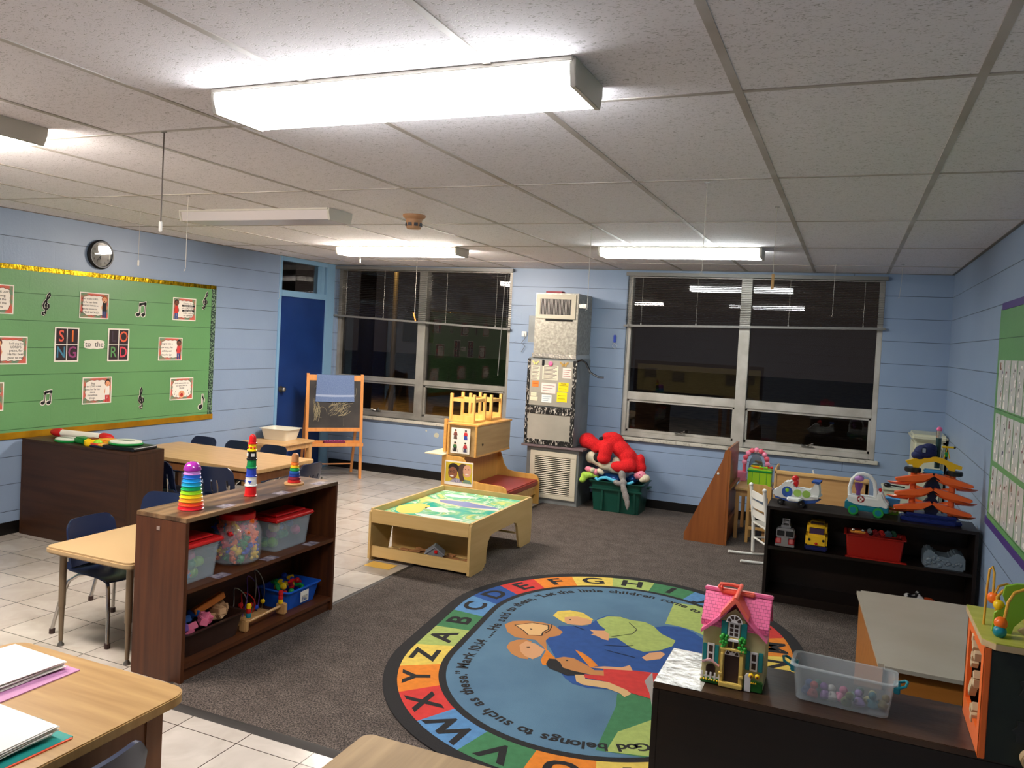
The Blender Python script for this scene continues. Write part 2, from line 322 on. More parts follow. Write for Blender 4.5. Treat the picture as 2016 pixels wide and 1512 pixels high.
# carpet on the right part of the floor
cm=mat('carpet_pile',(42,36,33),.95,c2=(128,115,106),ns=110,stretch=(1.7,1,1),bump=.9,bs=300,lo=.38,hi=.68)
N=cm.node_tree.nodes;L=cm.node_tree.links
n=N.new('ShaderNodeTexNoise'); n.inputs['Scale'].default_value=9; n.inputs['Detail'].default_value=6; tcn=[x for x in N if x.type=='TEX_COORD'][0]; L.new(tcn.outputs['Object'],n.inputs[0])
r=N.new('ShaderNodeValToRGB'); r.color_ramp.elements[0].position=.35; r.color_ramp.elements[1].position=.65; r.color_ramp.elements[0].color=(.72,.70,.70,1); r.color_ramp.elements[1].color=(1.0,1.0,1.0,1); L.new(n.outputs[0],r.inputs[0])
mx=N.new('ShaderNodeMixRGB'); mx.blend_type='MULTIPLY'; mx.inputs[0].default_value=1; bs=N['Principled BSDF']; src=bs.inputs['Base Color'].links[0].from_socket; L.new(src,mx.inputs[1]); L.new(r.outputs[0],mx.inputs[2]); L.new(mx.outputs[0],bs.inputs['Base Color'])
CX,CY=-2.74,2.56
cp=thing('floor_carpet','speckled brown grey carpet covering the floor by the windows','carpet',(CX,CY,0))
MB().box(.01,XR-CX-.007,.01,YW-CY-.007,0,.008,cm).build('carpet_field',cp)
es=mat('carpet_edge_rubber',(42,38,36),.6)
q=MB(); q.prism([(-.022,0),(0.012,.0105),(.022,.009),(.022,0)],'y',-.022,YW-CY-.007,es).prism([(-.022,0),(0.012,.0105),(.022,.009),(.022,0)],'x',-.022,XR-CX-.007,es); q.build('edge_strip',cp)
# painted-over scar on the wall under the left window
q=MB(); sc=mat('bare_plaster',(196,192,166),.9)
for cx,cz,s_ in ((-4.2,.50,.035),(-4.33,.54,.012)):
    q.flat([(cx+math.cos(a*PI/8)*s_*random.uniform(.6,1.2),cz+math.sin(a*PI/8)*s_*random.uniform(.6,1.1)) for a in range(16)],sc,M=Matrix(((1,0,0,0),(0,0,-1,YW-.0012),(0,1,0,0),(0,0,0,1))))
tag(q.build('trim_3'),kind='structure')
# ---- fluorescent lights
lm=mat('lit_diffuser',(250,252,255),.5,emit=LAMP*.62); lmw=mat('lit_diffuser_warm',(255,243,230),.5,emit=LAMP*1.6); lmr=mat('lit_diffuser_cool',(246,252,250),.5,emit=LAMP*.62); om=mat('unlit_diffuser',(214,206,204),.3); pan=mat('lamp_housing',(205,200,188),.5)
def light(x,y,on,label,group=None):
    t=thing('fluorescent_light',label,'ceiling light',(x,y,RM),0,group)
    MB().box(-.605,.605,-.132,.132,-.012,0,pan,.002).build('housing',t)
    MB().prism([(-.12,-.012),(-.105,-.070),(.105,-.070),(.12,-.012)],'x',-.595,.595,(lm,lm,lmw,lmr)[on] if on else om).build('diffuser',t)
    for s_ in (-1,1): MB().prism([(-.125,0),(-.125,-.03),(-.11,-.074),(.11,-.074),(.125,-.03),(.125,0)],'x',s_*.595,s_*.612,pan,.002).build('end_cap',t)
light(-1.31,2.10,1,'large lit fluorescent ceiling light nearest the viewer')
light(-3.61,2.10,2,'lit fluorescent ceiling light cut off at the left edge, above the tiled area')
light(-3.61,4.22,0,'switched off fluorescent ceiling light beyond the near lit one')
light(-3.72,6.16,2,'lit fluorescent ceiling light near the blue door, left of the furnace tower')
light(-1.235,6.10,3,'lit fluorescent ceiling light in front of the right window')
# outside
gm=mat('yard_ground',(96,84,64),.95,c2=(60,54,42),ns=4)
tag(MB().box(-40,30,YW+.4,60,-.35,-.3,gm).build('ground_yard'),kind='structure')
pl=mat('utility_pole_wood',(70,54,40),.8)
tag(MB().cyl((-7.35,11.2,-.3),(-7.35,11.2,6),.13,pl,seg=16).build('utility_pole'),'brown wooden pole outside the left window','pole')
sg=thing('road_sign','dim house-shaped road sign outside behind the left window','sign',(-7.5,13.2,-.3))
MB().cyl((0,0,0),(0,0,2.6),.03,STEEL,seg=8).build('post',sg)
MB().prism([(-.33,1.75),(.33,1.75),(.33,2.2),(0,2.7),(-.33,2.2)],'y',-.03,-.02,mat('faded_sign',(90,80,50),.6)).build('sign_plate',sg)
lp=thing('street_lamp','tall street lamp standing in the dark yard outside','street lamp',(-9.5,15.6,-.3))
MB().cyl((0,0,0),(0,0,4.2),.06,STEEL,seg=10).box(-.05,.05,-.45,.05,4.15,4.22,STEEL).build('pole',lp)
MB().lathe([(.14,0),(.12,.08),(.02,.1)],(0,-.4,4.16),STEEL,12).build('lamp_head',lp)
# ================================================================ DARK BOOKCASES
dk=lambda ax:wood('dark_stain_wood',(62,30,12),(94,50,22),ax,.48,coat=.03)
dk2=lambda ax:wood('very_dark_stain_wood',(17,8,4),(28,15,8),ax,.42,coat=.05)
worn=mat('worn_wood_top',(74,52,36),.34,c2=(150,118,84),ns=2.2,stretch=(6,1,1),bump=.1,bs=20,lo=.42,hi=.68,detail=8)
def bookcase(label,x0,x1,y0,y1,H,open_side,W,shelf_z,top=None,t=.02,toe=.06,shelves=True):
    """panel-built case; open_side in +x,-x,+y,-y tells which face is open; shelf_z fraction list"""
    c=thing('bookcase',label,'bookcase',((x0+x1)/2,(y0+y1)/2,0)); w=(x1-x0)/2; d=(y1-y0)/2
    lx=(x1-x0)>(y1-y0); Wl=W('x' if lx else 'y'); Wz=W('z')
    MB().box(-w,w,-d,d,H-t,H,top or Wl,.002).build('top_panel',c)
    if lx:
        for s_ in (-1,1): MB().box(s_*w-(t if s_>0 else 0),s_*w+(0 if s_>0 else t),-d,d,0,H-t,Wz,.0015).build('side_panel',c)
        yb=d if open_side=='-y' else -d; 
        MB().box(-w+t,w-t,min(yb,yb-(.008 if yb>0 else -.008)),max(yb,yb-(.008 if yb>0 else -.008)),.0,H-t,Wl).build('back_panel',c)
        ax=(-w+t,w-t,-d+.008,d-.008)
    else:
        for s_ in (-1,1): MB().box(-w,w,s_*d-(t if s_>0 else 0),s_*d+(0 if s_>0 else t),0,H-t,Wz,.0015).build('side_panel',c)
        xb=-w if open_side=='+x' else w
        MB().box(min(xb,xb+(.008 if xb<0 else -.008)),max(xb,xb+(.008 if xb<0 else -.008)),-d+t,d-t,0,H-t,Wl).build('back_panel',c)
        ax=(-w+.008,w,-d+t,d-t)
    for z in shelf_z: MB().box(ax[0],ax[1],ax[2],ax[3],z-t,z,Wl,.001).build('shelf',c)
    q=MB()
    if open_side=='+x': q.box(w-.03,w-.012,-d+t,d-t,0,toe,Wl)
    elif open_side=='-y': q.box(-w+t,w-t,-d+.012,-d+.03,0,toe,Wl)
    else: q.box(-w+t,w-t,d-.03,d-.012,0,toe,Wl)
    q.build('toe_board',c)
    return c
bc1=bookcase('low brown bookcase with worn top holding stacking toys',-2.99,-2.685,2.72,3.87,.757,'+x',dk,[.43,.085],worn,toe=.065)
q=MB(); q.box(-.022,-.004,-.5772,-.5745,.685,.703,mat('grey_tag',(150,130,120),.7)); q.build('sticker',bc1)
for (dx,y,z) in ((.10,3.02,.757),(.11,3.42,.757),(.10,3.76,.757),(.12,2.98,.43),(.12,3.33,.43),(.12,3.68,.43)):
    MB().box(dx-.03,dx+.03,y-3.295-.045,y-3.295+.045,z+.0002,z+.001,mat('faded_shelf_card',(170,160,165),.6,c2=(90,80,100),ns=40)).build('picture_sticker',bc1)
bc2=bookcase('brown bookcase with its plain back turned, under the green board',-5.60,-4.515,4.03,4.335,.71,'+y',lambda ax:wood('plain_brown_back',(46,24,10),(66,37,18),ax,.5,coat=.03),[.37,.03])
bc3=bookcase('very dark bookcase along the right holding the plane and ambulance toys',-.437,.775,5.45,5.757,.632,'-y',dk2,[.372,.062],toe=.05)
ft2=mat('scuffed_dark_top',(40,26,18),.3,c2=(78,56,40),ns=2.5,stretch=(1,5,1),bump=.12,bs=14,lo=.4,hi=.7)
bc4=bookcase('very dark bookcase in the foreground carrying the doll house',-.492,.775,2.41,2.71,.62,'+y',dk2,[.3,.04],ft2)
MB().prism([(-.631,-.149),(-.489,-.149),(-.489,.149),(-.631,.149)],'z',.6202,.6212,mat('clear_tape_patch',(120,115,105),.22,c2=(196,192,182),ns=16,bump=.8,bs=30,lo=.35,hi=.6)).build('taped_patch',bc4)
# ================================================================ TABLES
def table(label,x0,x1,y0,y1,H,th,topm,legm,leg=.045,apron=.06,inset=.03,rnd=.02,name='table',rz=0,corner=.03):
    c=thing(name,label,'table',((x0+x1)/2,(y0+y1)/2,0),rz); w=(x1-x0)/2; d=(y1-y0)/2
    MB().prism(rr(-w,w,-d,d,corner),'z',H-th,H,topm,.003).build('tabletop',c)
    i=inset
    if apron:
        q=MB(); zb,zt=H-th-apron,H-th
        j=i+.004; q.box(-w+j,w-j,-d+j,-d+j+.018,zb,zt,legm).box(-w+j,w-j,d-j-.018,d-j,zb,zt,legm).box(-w+j,-w+j+.018,-d+j,d-j,zb,zt,legm).box(w-j-.018,w-j,-d+j,d-j,zb,zt,legm); q.build('apron',c)
    for sx in (-1,1):
        for sy in (-1,1):
            a=sx*(w-i); b_=sy*(d-i)
            MB().box(min(a,a-sx*leg),max(a,a-sx*leg),min(b_,b_-sy*leg),max(b_,b_-sy*leg),0,H-th,legm,.003).build('leg',c)
    return c
maple=mat('maple_laminate',(196,160,112),.36,c2=(184,148,100),ns=4,stretch=(1,8,1)); maple_leg=wood('maple_leg',(206,160,104),(188,140,84),'z',.4)
brleg=wood('brown_leg',(150,98,60),(128,80,46),'z',.4)
table('long light laminate table below the green board with navy chairs',-5.50,-4.02,4.76,5.45,.55,.028,maple,brleg,.04,.07,.03)
table('small light wood table holding the white basin by the blue door',-5.60,-5.12,6.34,6.93,.455,.022,wood('birch',(216,176,122),(204,160,104),'x',.4),maple_leg,.045,.055,.02,corner=.015)
oak=mat('oak_laminate',(160,120,70),.36,c2=(184,146,92),ns=1.5,stretch=(2,26,1),detail=7,lo=.3,hi=.7)
t=table('oak laminate desk with papers in the bottom left corner',-2.12,-1.475,.30,1.535,.72,.026,oak,brleg,.055,.09,.045,rz=.0,corner=.055,name='desk')
# --- adjustable leg table, cream top
tt=thing('adjustable_table','cream topped table on round adjustable legs beside the low bookcase','table',(-3.0,2.70,0))
cream=mat('cream_laminate',(176,148,108),.42); taupe=mat('taupe_leg',(128,110,88),.35,.3)
MB().prism(rr(-.60,-.012,.012,1.20,.05),'z',.468,.50,cream,.0083,seg=4).build('tabletop',tt)
for x,y in ((-.52,.07),(-.07,.07),(-.52,1.12),(-.07,1.12)):
    l=MB(); l.cyl((x,y,.2),(x,y,.472),.017,taupe,seg=14).build('leg',tt)
    lg=tt.children[-1]
    MB().cyl((x,y,.025),(x,y,.21),.010,taupe,r1=.014,seg=14).lathe([(.016,0),(.016,.008),(.008,.02),(.008,.03)],(x,y,0),STEEL,14).build('leg_foot',lg)
# ================================================================ NAVY CHAIRS
def make_chair(label,group=None,H=.33):
    c=thing('school_chair',label,'chair',(0,0,0),0,group)
    w=.17; W2=.15
    def seat(u,v):   # u across, v front to back ; faces -y
        x=(u-.5)*2
        yy=-.15+.30*v; z=H-.012*(1-abs(x)**2)*math.sin(PI*min(1,v*1.1))-(.02*(1-v)**6)*1.2
        if v>.85: k=(v-.85)/.15; z+=.03*k*k
        return Vector((x*(w-.02*abs(v-.5)),yy,z+.012*x*x))
    def back(u,v):
        x=(u-.5)*2; z=H+.012+v*.235
        rr=1-.10*v**6
        y=.145+.055*v-.02*math.sin(PI*v)*0+.016*(1-x*x)*0-.025*x*x*(1 if v>.2 else v*5)
        y+=-.03*(1-min(1,v*4))**2
        if v>.8 and abs(x)>.72: z-=.03*((abs(x)-.72)/.28)**2*((v-.8)/.2)
        return Vector((x*W2*rr,y,z))
    MB().grid(seat,12,12,NAVY,.009).build('seat',c,60)
    MB().grid(back,20,12,NAVY,.009,skip=lambda i,j:(i in (3,8,11,16)) and 1<=j<=6).build('backrest',c,60)
    for sx in (-1,1):
        MB().tube([(sx*.10,-.08,H-.02),(sx*.12,-.11,H-.03),(sx*.14,-.14,H-.06),(sx*.165,-.175,.16),(sx*.185,-.20,.02)],.0095,CHROME,10).build('leg',c); MB().cyl((sx*.185,-.20,0),(sx*.184,-.199,.025),.014,mat('rubber_foot',(60,40,36),.6),seg=10).build('rubber_foot',c.children[-1])
        MB().tube([(sx*.10,.06,H-.02),(sx*.12,.10,H-.03),(sx*.14,.14,H-.06),(sx*.165,.17,.16),(sx*.185,.195,.02)],.0095,CHROME,10).build('leg',c); MB().cyl((sx*.185,.195,0),(sx*.184,.194,.025),.014,MATS['rubber_foot'],seg=10).build('rubber_foot',c.children[-1])
    q=MB()
    for sx in (-1,1): q.tube([(sx*.10,-.12,H-.022),(sx*.10,.10,H-.022),(sx*.115,.165,H+.0),(sx*.125,.185,H+.12)],.008,CHROME,8)
    q.tube([(-.10,-.08,H-.024),(.10,-.08,H-.024)],.008,CHROME,8).tube([(-.10,.06,H-.024),(.10,.06,H-.024)],.008,CHROME,8)
    q.build('frame',c)
    return c
ch0=make_chair('navy plastic school chair tucked under the cream topped table')
ch0.location=(-3.50,3.04,0); ch0.rotation_euler=(0,0,PI/2)
def chair(x,y,rz,label,group=None):
    c=copy_tree(ch0); c.location=(x,y,0); c.rotation_euler=(0,0,rz); tag(c,label,'chair',group); 
    return c
# faces -y at rz=0 (backrest at +y)
chair(-4.75,4.69,PI-.1,'navy chair on the near side of the long table, beside the brown bookcase end')
chair(-4.30,4.73,PI+.25,'navy chair on the near side of the long table, behind the rainbow cups')
for x,l in ((-5.42,'leftmost of the three navy chairs along the wall side of the long table'),(-5.02,'middle one of the three navy chairs along the wall side of the long table'),(-4.62,'rightmost of the three navy chairs along the wall side of the long table')): chair(x,5.50,0,l,'chairs on the wall side of the long table')
chair(-4.00,5.15,-PI/2,'navy chair at the right end of the long table, behind the wooden ring stacker')
chair(-3.80,3.52,.15,'navy chair whose back rim shows just behind the low brown bookcase')
c_=chair(-1.615,1.17,-PI/2,'navy chair at the oak desk whose back tip shows at the bottom edge'); c_.scale=(1.2,1.2,1.24)
# ================================================================ LIGHT WOOD CASE AT BOTTOM
lt=wood('light_worn_ply',(128,102,66),(158,130,90),'y',.5)
bcx=thing('light_wood_cabinet','light scuffed wooden cabinet top at the bottom edge, left of the dark bookcase','cabinet',(-.79,1.46,0),-.0)
MB().prism(rr(-.29,.27,-.27,.27,.03),'z',.598,.62,lt,.002).build('top_panel',bcx)
MB().box(-.27,-.25,-.25,.25,0,.598,lt).build('side_panel',bcx); MB().box(.23,.25,-.25,.25,0,.598,lt).build('side_panel',bcx); MB().box(-.25,.23,.235,.25,0,.598,lt).build('back_panel',bcx); MB().box(-.25,.23,-.25,.235,.28,.298,lt).build('shelf',bcx)
# ================================================================ WHITE TOP BOX TABLE
wt=thing('low_play_table','low table with off white top and tan wooden sides, behind the dark foreground bookcase','table',(.14,3.22,0),.0)
tan=wood('tan_panel',(178,112,44),(160,98,36),'x',.45); wtop=mat('off_white_laminate',(172,164,150),.4,c2=(164,154,138),ns=3)
MB().prism([(.03,.04),(.60,.04),(.55,1.06),(-.04,1.03)],'z',.485,.50,wtop,.02).build('tabletop',wt)
MB().prism([(.045,.06),(.57,.06),(.57,.08),(.045,.08)],'z',0,.485,tan).build('front_panel',wt)
MB().prism([(.045,.06),(.065,.06),(-.005,1.0),(-.025,1.0)],'z',0,.485,tan).build('side_panel',wt)
MB().prism([(.55,.08),(.57,.08),(.54,1.0),(.52,1.0)],'z',0,.485,tan).build('side_panel',wt)
MB().prism([(-.0,.98),(.53,.98),(.53,1.0),(-.0,1.0)],'z',0,.485,tan).build('back_panel',wt)
# ================================================================ TRAIN TABLE
by=lambda ax:wood('birch_play',(206,174,116),(194,160,100),ax,.4)
tr=thing('play_table','low birch play table with landscape mat and open toy bins','play table',(-3.075,4.83,0))
wd_,ln=.805,1.13
foot=[(0,0),(.24,0),(.30,.215),(.335,.235),(.79,.235),(.825,.215),(.90,0),(ln,0),(ln,.375),(0,.375)]
for s_,nm in ((0,'side_panel'),(wd_-.018,'side_panel')):
    MB().prism(foot,'x',s_,s_+.018,by('y'),.022,seg=3).build(nm,tr)
MB().box(.018,wd_-.018,.002,.018,.278,.372,by('x'),.002).build('front_rail',tr)
MB().box(.018,wd_-.018,ln-.018,ln-.002,.2,.372,by('x'),.002).build('rear_rail',tr)
# landscape mat: sandy, green, water patches
lmn=bpy.data.materials.new('landscape_mat'); lmn.use_nodes=True; N=lmn.node_tree.nodes; L=lmn.node_tree.links; b=N['Principled BSDF']; b.inputs['Roughness'].default_value=.25
tc=N.new('ShaderNodeTexCoord'); n=N.new('ShaderNodeTexNoise'); n.inputs['Scale'].default_value=4.2; n.inputs['Detail'].default_value=5; n.inputs['Distortion'].default_value=1.5; L.new(tc.outputs['Object'],n.inputs[0])
r=N.new('ShaderNodeValToRGB'); e=r.color_ramp.elements; e[0].position=.32; e[0].color=rgb((30,160,150)); e[1].position=.68; e[1].color=rgb((214,210,130))
for p,c in ((.42,(60,175,150)),(.49,(120,190,140)),(.53,(205,225,205)),(.57,(90,180,140)),(.62,(170,200,120))): x=e.new(p); x.color=rgb(c)
L.new(n.outputs[0],r.inputs[0]); L.new(r.outputs[0],b.inputs['Base Color'])
q=MB(); q.box(.018,wd_-.018,.018,ln-.018,.325,.335,lmn)
def blob(cx,cy,rx,ry,m,z,seed,amp=.35,n=26):
    random.seed(seed); ph=[random.uniform(0,6.28) for _ in range(4)]
    q.flat([(cx+math.cos(a)*rx*(1+amp*.5*math.sin(2*a+ph[0])+amp*.4*math.sin(3*a+ph[1])),cy+math.sin(a)*ry*(1+amp*.5*math.sin(2*a+ph[2])+amp*.3*math.sin(4*a+ph[3]))) for a in [2*PI*k/n for k in range(n)]],m,z=z)
sand=mat('map_sand',(222,214,170),.25); cloud=mat('map_white',(212,226,220),.25); lake=mat('map_lake',(124,138,186),.22); ymap=mat('map_yellow',(216,206,110),.25)
blob(.40,.70,.26,.12,sand,.3355,3); blob(.42,.70,.21,.085,lake,.3359,4); blob(.62,.66,.12,.03,cloud,.3357,9)
blob(.15,.35,.12,.16,ymap,.3355,5); blob(.66,.12,.13,.05,sand,.3355,6); blob(.68,.10,.10,.035,lake,.3359,7); blob(.45,.2,.16,.05,cloud,.3355,8); blob(.25,.95,.14,.05,cloud,.3355,2); blob(.33,.42,.1,.06,cloud,.3355,12)
q.build('landscape_mat',tr)
MB().box(.018,wd_-.018,.02,.034,.03,.108,by('x'),.002).build('bin_front',tr)
MB().box(.018,wd_-.018,.034,.30,.03,.042,by('x')).build('bin_floor',tr)
MB().box(.018,wd_-.018,.30,.314,.03,.255,by('x')).build('bin_back',tr)
MB().box(.41,.425,.034,.30,.042,.10,by('y')).build('divider',tr)
MB().cyl((.018,.84,.14),(wd_-.018,.84,.14),.008,by('x'),seg=8).build('cross_bar',tr)
random.seed(11)
trk=wood('track_wood',(188,138,96),(172,120,80),'x',.55)
for k in range(26):   # loose wooden train tracks lying in the two bins
    left=k<14; x=random.uniform(.09,.31) if left else random.uniform(.53,.72); y=random.uniform(.09,.24); lay=(k%14)//4
    a=random.uniform(-.6,.6); L_=random.uniform(.06,.10)
    q=MB(); q.box(-L_/2,L_/2,-.018,.018,0,.010,trk,.002).box(-L_/2,L_/2,-.011,-.007,.0095,.0104,tan).box(-L_/2,L_/2,.007,.011,.0095,.0104,tan)
    o=q.build('toy_train_track'); o.location=(-3.075+x,4.83+y,.0425+lay*.0112); o.rotation_euler=(0,0,a)
    tag(o,'loose wooden track pieces heaped in the left bin of the play table' if left else 'loose wooden track pieces around the grey house in the right bin of the play table','toy track','wooden tracks in the left bin' if left else 'wooden tracks in the right bin')
hs=thing('toy_house','small grey toy house with red patch in the right bin of the play table','toy',(-2.60,4.955,.043),.4)
gr=mat('grey_toy_plastic',(120,120,124),.5)
MB().prism([(-.06,0),(.06,0),(.06,.06),(0,.105),(-.06,.06)],'y',-.05,.05,gr,.003).build('house_body',hs)
MB().prism([(-.07,.055),(0,.108),(.07,.055),(.07,.062),(0,.116),(-.07,.062)],'y',-.056,.056,mat('grey_roof',(136,138,146),.5)).build('roof',hs)
MB().box(-.0,.02,-.058,-.05,.07,.09,RED).build('red_patch',hs)
wk=MB().prism([(0,0),(.06,0),(.075,.012),(.06,.024),(0,.024)],'z',0,.012,GREEN,.003).build('toy_block'); wk.location=(-2.76,4.90,.056); tag(wk,'flat dark green toy piece in the left bin of the play table','toy block')
pp=MB().box(-.10,.10,-.06,.06,0,.002,mat('yellow_paper',(235,190,90),.7)).build('paper_sheet'); pp.location=(-2.93,4.78,.001); tag(pp,'yellow sheet lying on the tile under the play table front','paper')
# ================================================================ READING BENCH WITH CABINET
rb=thing('reading_bench','birch bench with red cushion and curved end panels','bench',(-3.44,6.60,0))
end=[(0,0),(.68,0),(.68,.22),(.66,.27),(.62,.29),(.40,.295),(.33,.31),(.29,.36),(.25,.47),(.22,.505),(.19,.515),(0,.515)]
bm_=wood('bench_birch',(222,172,92),(206,154,76),'z',.38)
for y in (0,.80): MB().prism(end,'y',y,y+.02,bm_,.004).build('end_panel',rb)
MB().box(.20,.22,.02,.80,.0,.50,bm_).build('back_panel',rb)
MB().box(.0,.02,.02,.80,.0,.50,bm_).build('rear_panel',rb)
MB().box(.17,.225,.02,.80,.495,.515,bm_,.004).build('back_cap',rb)
MB().box(.22,.66,.02,.80,.165,.185,bm_).build('seat_board',rb)
MB().box(.63,.65,.02,.80,.10,.165,bm_).build('seat_rail',rb)
cu=MB().box(.222,.672,.022,.798,.186,.245,mat('red_vinyl',(150,52,42),.42),.012,seg=3).build('seat_cushion'); cu.location=(-3.44,6.60,0); tag(cu,'red vinyl seat cushion lying on the birch bench','cushion')
# photograph poster on the end panel
ps=thing('photo_poster','taped photo of two smiling children with glasses on the bench end','poster',(-3.255,6.597,.36))
q=MB(); q.box(-.145,.145,-.001,.0,-.112,.112,PAPER); q.build('sheet',ps)
FM=lambda y=-.0014:Matrix(((1,0,0,0),(0,0,-1,y),(0,1,0,0),(0,0,0,1)))
def ell(q,cx,cy,rx,ry,m,z=0,M=None,n=18,a0=0,a1=2*PI): q.flat([(cx+rx*math.cos(a0+(a1-a0)*k/n),cy+ry*math.sin(a0+(a1-a0)*k/n)) for k in range(n)],m,M=M,z=z)
q=MB(); M=FM(); q.flat([(-.137,-.085),(.137,-.085),(.137,.098),(-.137,.098)],mat('photo_mustard',(208,184,50),.5),M=M)
sk1=mat('photo_skin_brown',(138,84,58),.6); sk2=mat('photo_skin_pale',(214,160,130),.6); hr1=mat('photo_hair_dark',(38,26,24),.6); hr2=mat('photo_hair_brown',(84,60,48),.6); sh1=mat('photo_shirt',(110,110,140),.6,c2=(190,180,190),ns=90); sh2=mat('photo_shirt_green',(110,140,120),.6)
q.flat([(-.10,-.085),(-.04,-.045),(.02,-.05),(.05,-.085)],sh1,M=M,z=.0002).flat([(.04,-.085),(.06,-.05),(.12,-.055),(.135,-.085)],sh2,M=M,z=.0003)
q.flat([(-.02,.06),(.03,.095),(.09,.085),(.05,.05),(.045,-.01),(.065,-.06),(.02,-.07),(-.0,-.02)],hr2,M=M,z=.0003); ell(q,-.055,.045,.055,.045,hr1,.0004,M); ell(q,-.062,.0,.048,.055,sk1,.0005,M); ell(q,.085,.03,.042,.058,sk2,.0005,M)
for cx in (-.085,-.05): ell(q,cx,.012,.016,.011,hr1,.0006,M); ell(q,cx,.012,.013,.008,sk1,.0007,M); ell(q,cx,.012,.004,.004,INK,.0008,M)
for cx in (.068,.10): ell(q,cx,.045,.006,.004,INK,.0006,M)
ell(q,-.07,-.03,.02,.007,PAPER,.0006,M); ell(q,.085,-.002,.018,.006,PAPER,.0006,M); q.build('printed_photo',ps)
# wooden toy cabinet behind the bench
cb=thing('toy_cabinet','birch cabinet behind the bench with stools on its top','cabinet',(-3.395,6.60,0))
cbm=wood('cabinet_ply',(190,158,108),(174,142,92),'y',.42); cbo=wood('cabinet_edge',(224,170,92),(206,150,76),'y',.4)
dz=.82
MB().box(0,.30,.02,.79,.518,dz-.018,cbm,.002).build('cabinet_body',cb)
MB().box(-.01,.31,.005,.81,dz-.018,dz,cbo,.004).build('top_panel',cb)
q=MB(); q.box(.0,.018,.004,.02,.52,dz-.018,cbo).box(.282,.30,.004,.02,.52,dz-.018,cbo).box(.282,.304,.02,.79,.518,.535,cbo); q.build('edge_trim',cb)
MB().prism([(.09,.628),(.105,.645),(.12,.628),(.105,.611)],'x',.3005,.302,INK,M=Matrix.Translation((0,.04,0))).build('keyhole',cb)
MB().box(-.055,-.025,.03,.06,.54,dz+.03,cbo,.002).build('side_post',cb)
MB().box(-.20,-.0,-.06,.62,.518,.528,mat('cream_shelf_board',(226,208,170),.45),.003).build('side_shelf',cb)
MB().box(-.20,-.18,.58,.60,0,.518,cbo).build('shelf_leg',cb)
ps=thing('picture_poster','sheet of four small pictures of children on the cabinet end','poster',(-3.26,6.601,.665))
q=MB(); q.box(-.095,.10,-.001,0,-.12,.115,PAPER).build('sheet',ps)
q=MB()
for cx,cz,top,bot,prop in ((-.05,.055,(130,70,60),(96,70,60),0),(.055,.055,(200,40,50),(50,70,160),0),(-.05,-.06,(60,110,60),(40,40,44),1),(.055,-.06,(190,50,60),(60,60,90),1)):
    tm=mat('print_%d_%d_%d'%top,top,.7); bm2=mat('print_%d_%d_%d'%bot,bot,.7)
    q.flat([(cx-.022,cz-.01),(cx+.022,cz-.01),(cx+.014,cz+.022),(cx-.014,cz+.022)],tm,M=M,z=.0002); q.flat([(cx-.018,cz-.045),(cx+.02,cz-.045),(cx+.014,cz-.008),(cx-.014,cz-.008)],bm2,M=M,z=.0002); ell(q,cx,cz+.032,.010,.012,sk2,.0003,M); ell(q,cx,cz+.038,.011,.008,hr1,.0004,M)
    if prop:
        for s_ in (-1,1): q.flat([(cx+s_*.028,cz-.05),(cx+s_*.031,cz-.05),(cx+s_*.018,cz+.01),(cx+s_*.016,cz+.01)],INK,M=M,z=.0002)
q.build('printed_pictures',ps)
# upturned stools
def stool(label,x,y,w,h,rz=0):
    s=thing('wooden_stool',label,'stool',(x,y,dz+.001),rz,'upturned stools on the cabinet')
    sm=wood('pine_stool',(236,190,112),(222,170,90),'z',.4)
    MB().box(-w/2,w/2,-w/2,w/2,0,.018,sm,.002).box(-w/2+.02,w/2-.02,-w/2+.006,-w/2+.022,.018,.06,sm).box(-w/2+.02,w/2-.02,w/2-.022,w/2-.006,.018,.06,sm).build('seat',s)
    for a in (-1,1):
        for b_ in (-1,1): MB().box(a*(w/2-.012)-.013,a*(w/2-.012)+.013,b_*(w/2-.012)-.013,b_*(w/2-.012)+.013,.005,h,sm,.002).build('leg',s)
    q=MB()
    for a in (-1,1): q.box(a*(w/2-.012)-.006,a*(w/2-.012)+.006,-w/2+.02,w/2-.02,h-.075,h-.045,sm).box(-w/2+.02,w/2-.02,a*(w/2-.012)-.006,a*(w/2-.012)+.006,h-.075,h-.045,sm)
    q.build('stretcher',s)
    return s
stool('upturned pine stool nearer the viewer on the birch cabinet',-3.315,6.85,.26,.265)
stool('upturned pine stool farther back on the birch cabinet',-3.30,7.21,.25,.25)
# ================================================================ FURNACE TOWER
galv=mat('galvanised_sheet',(140,136,126),.42,.55,c2=(176,172,160),ns=38,detail=3,lo=.35,hi=.68); gpan=mat('grey_enamel_panel',(150,146,134),.45,.1,c2=(166,160,148),ns=3)
dgalv=mat('dull_duct_side',(118,122,122),.5,.3,c2=(134,138,138),ns=6); ivory=mat('ivory_vent',(196,188,168),.5); foil=mat('foil_tape',(214,206,192),.22,.85,bump=.6,bs=60)
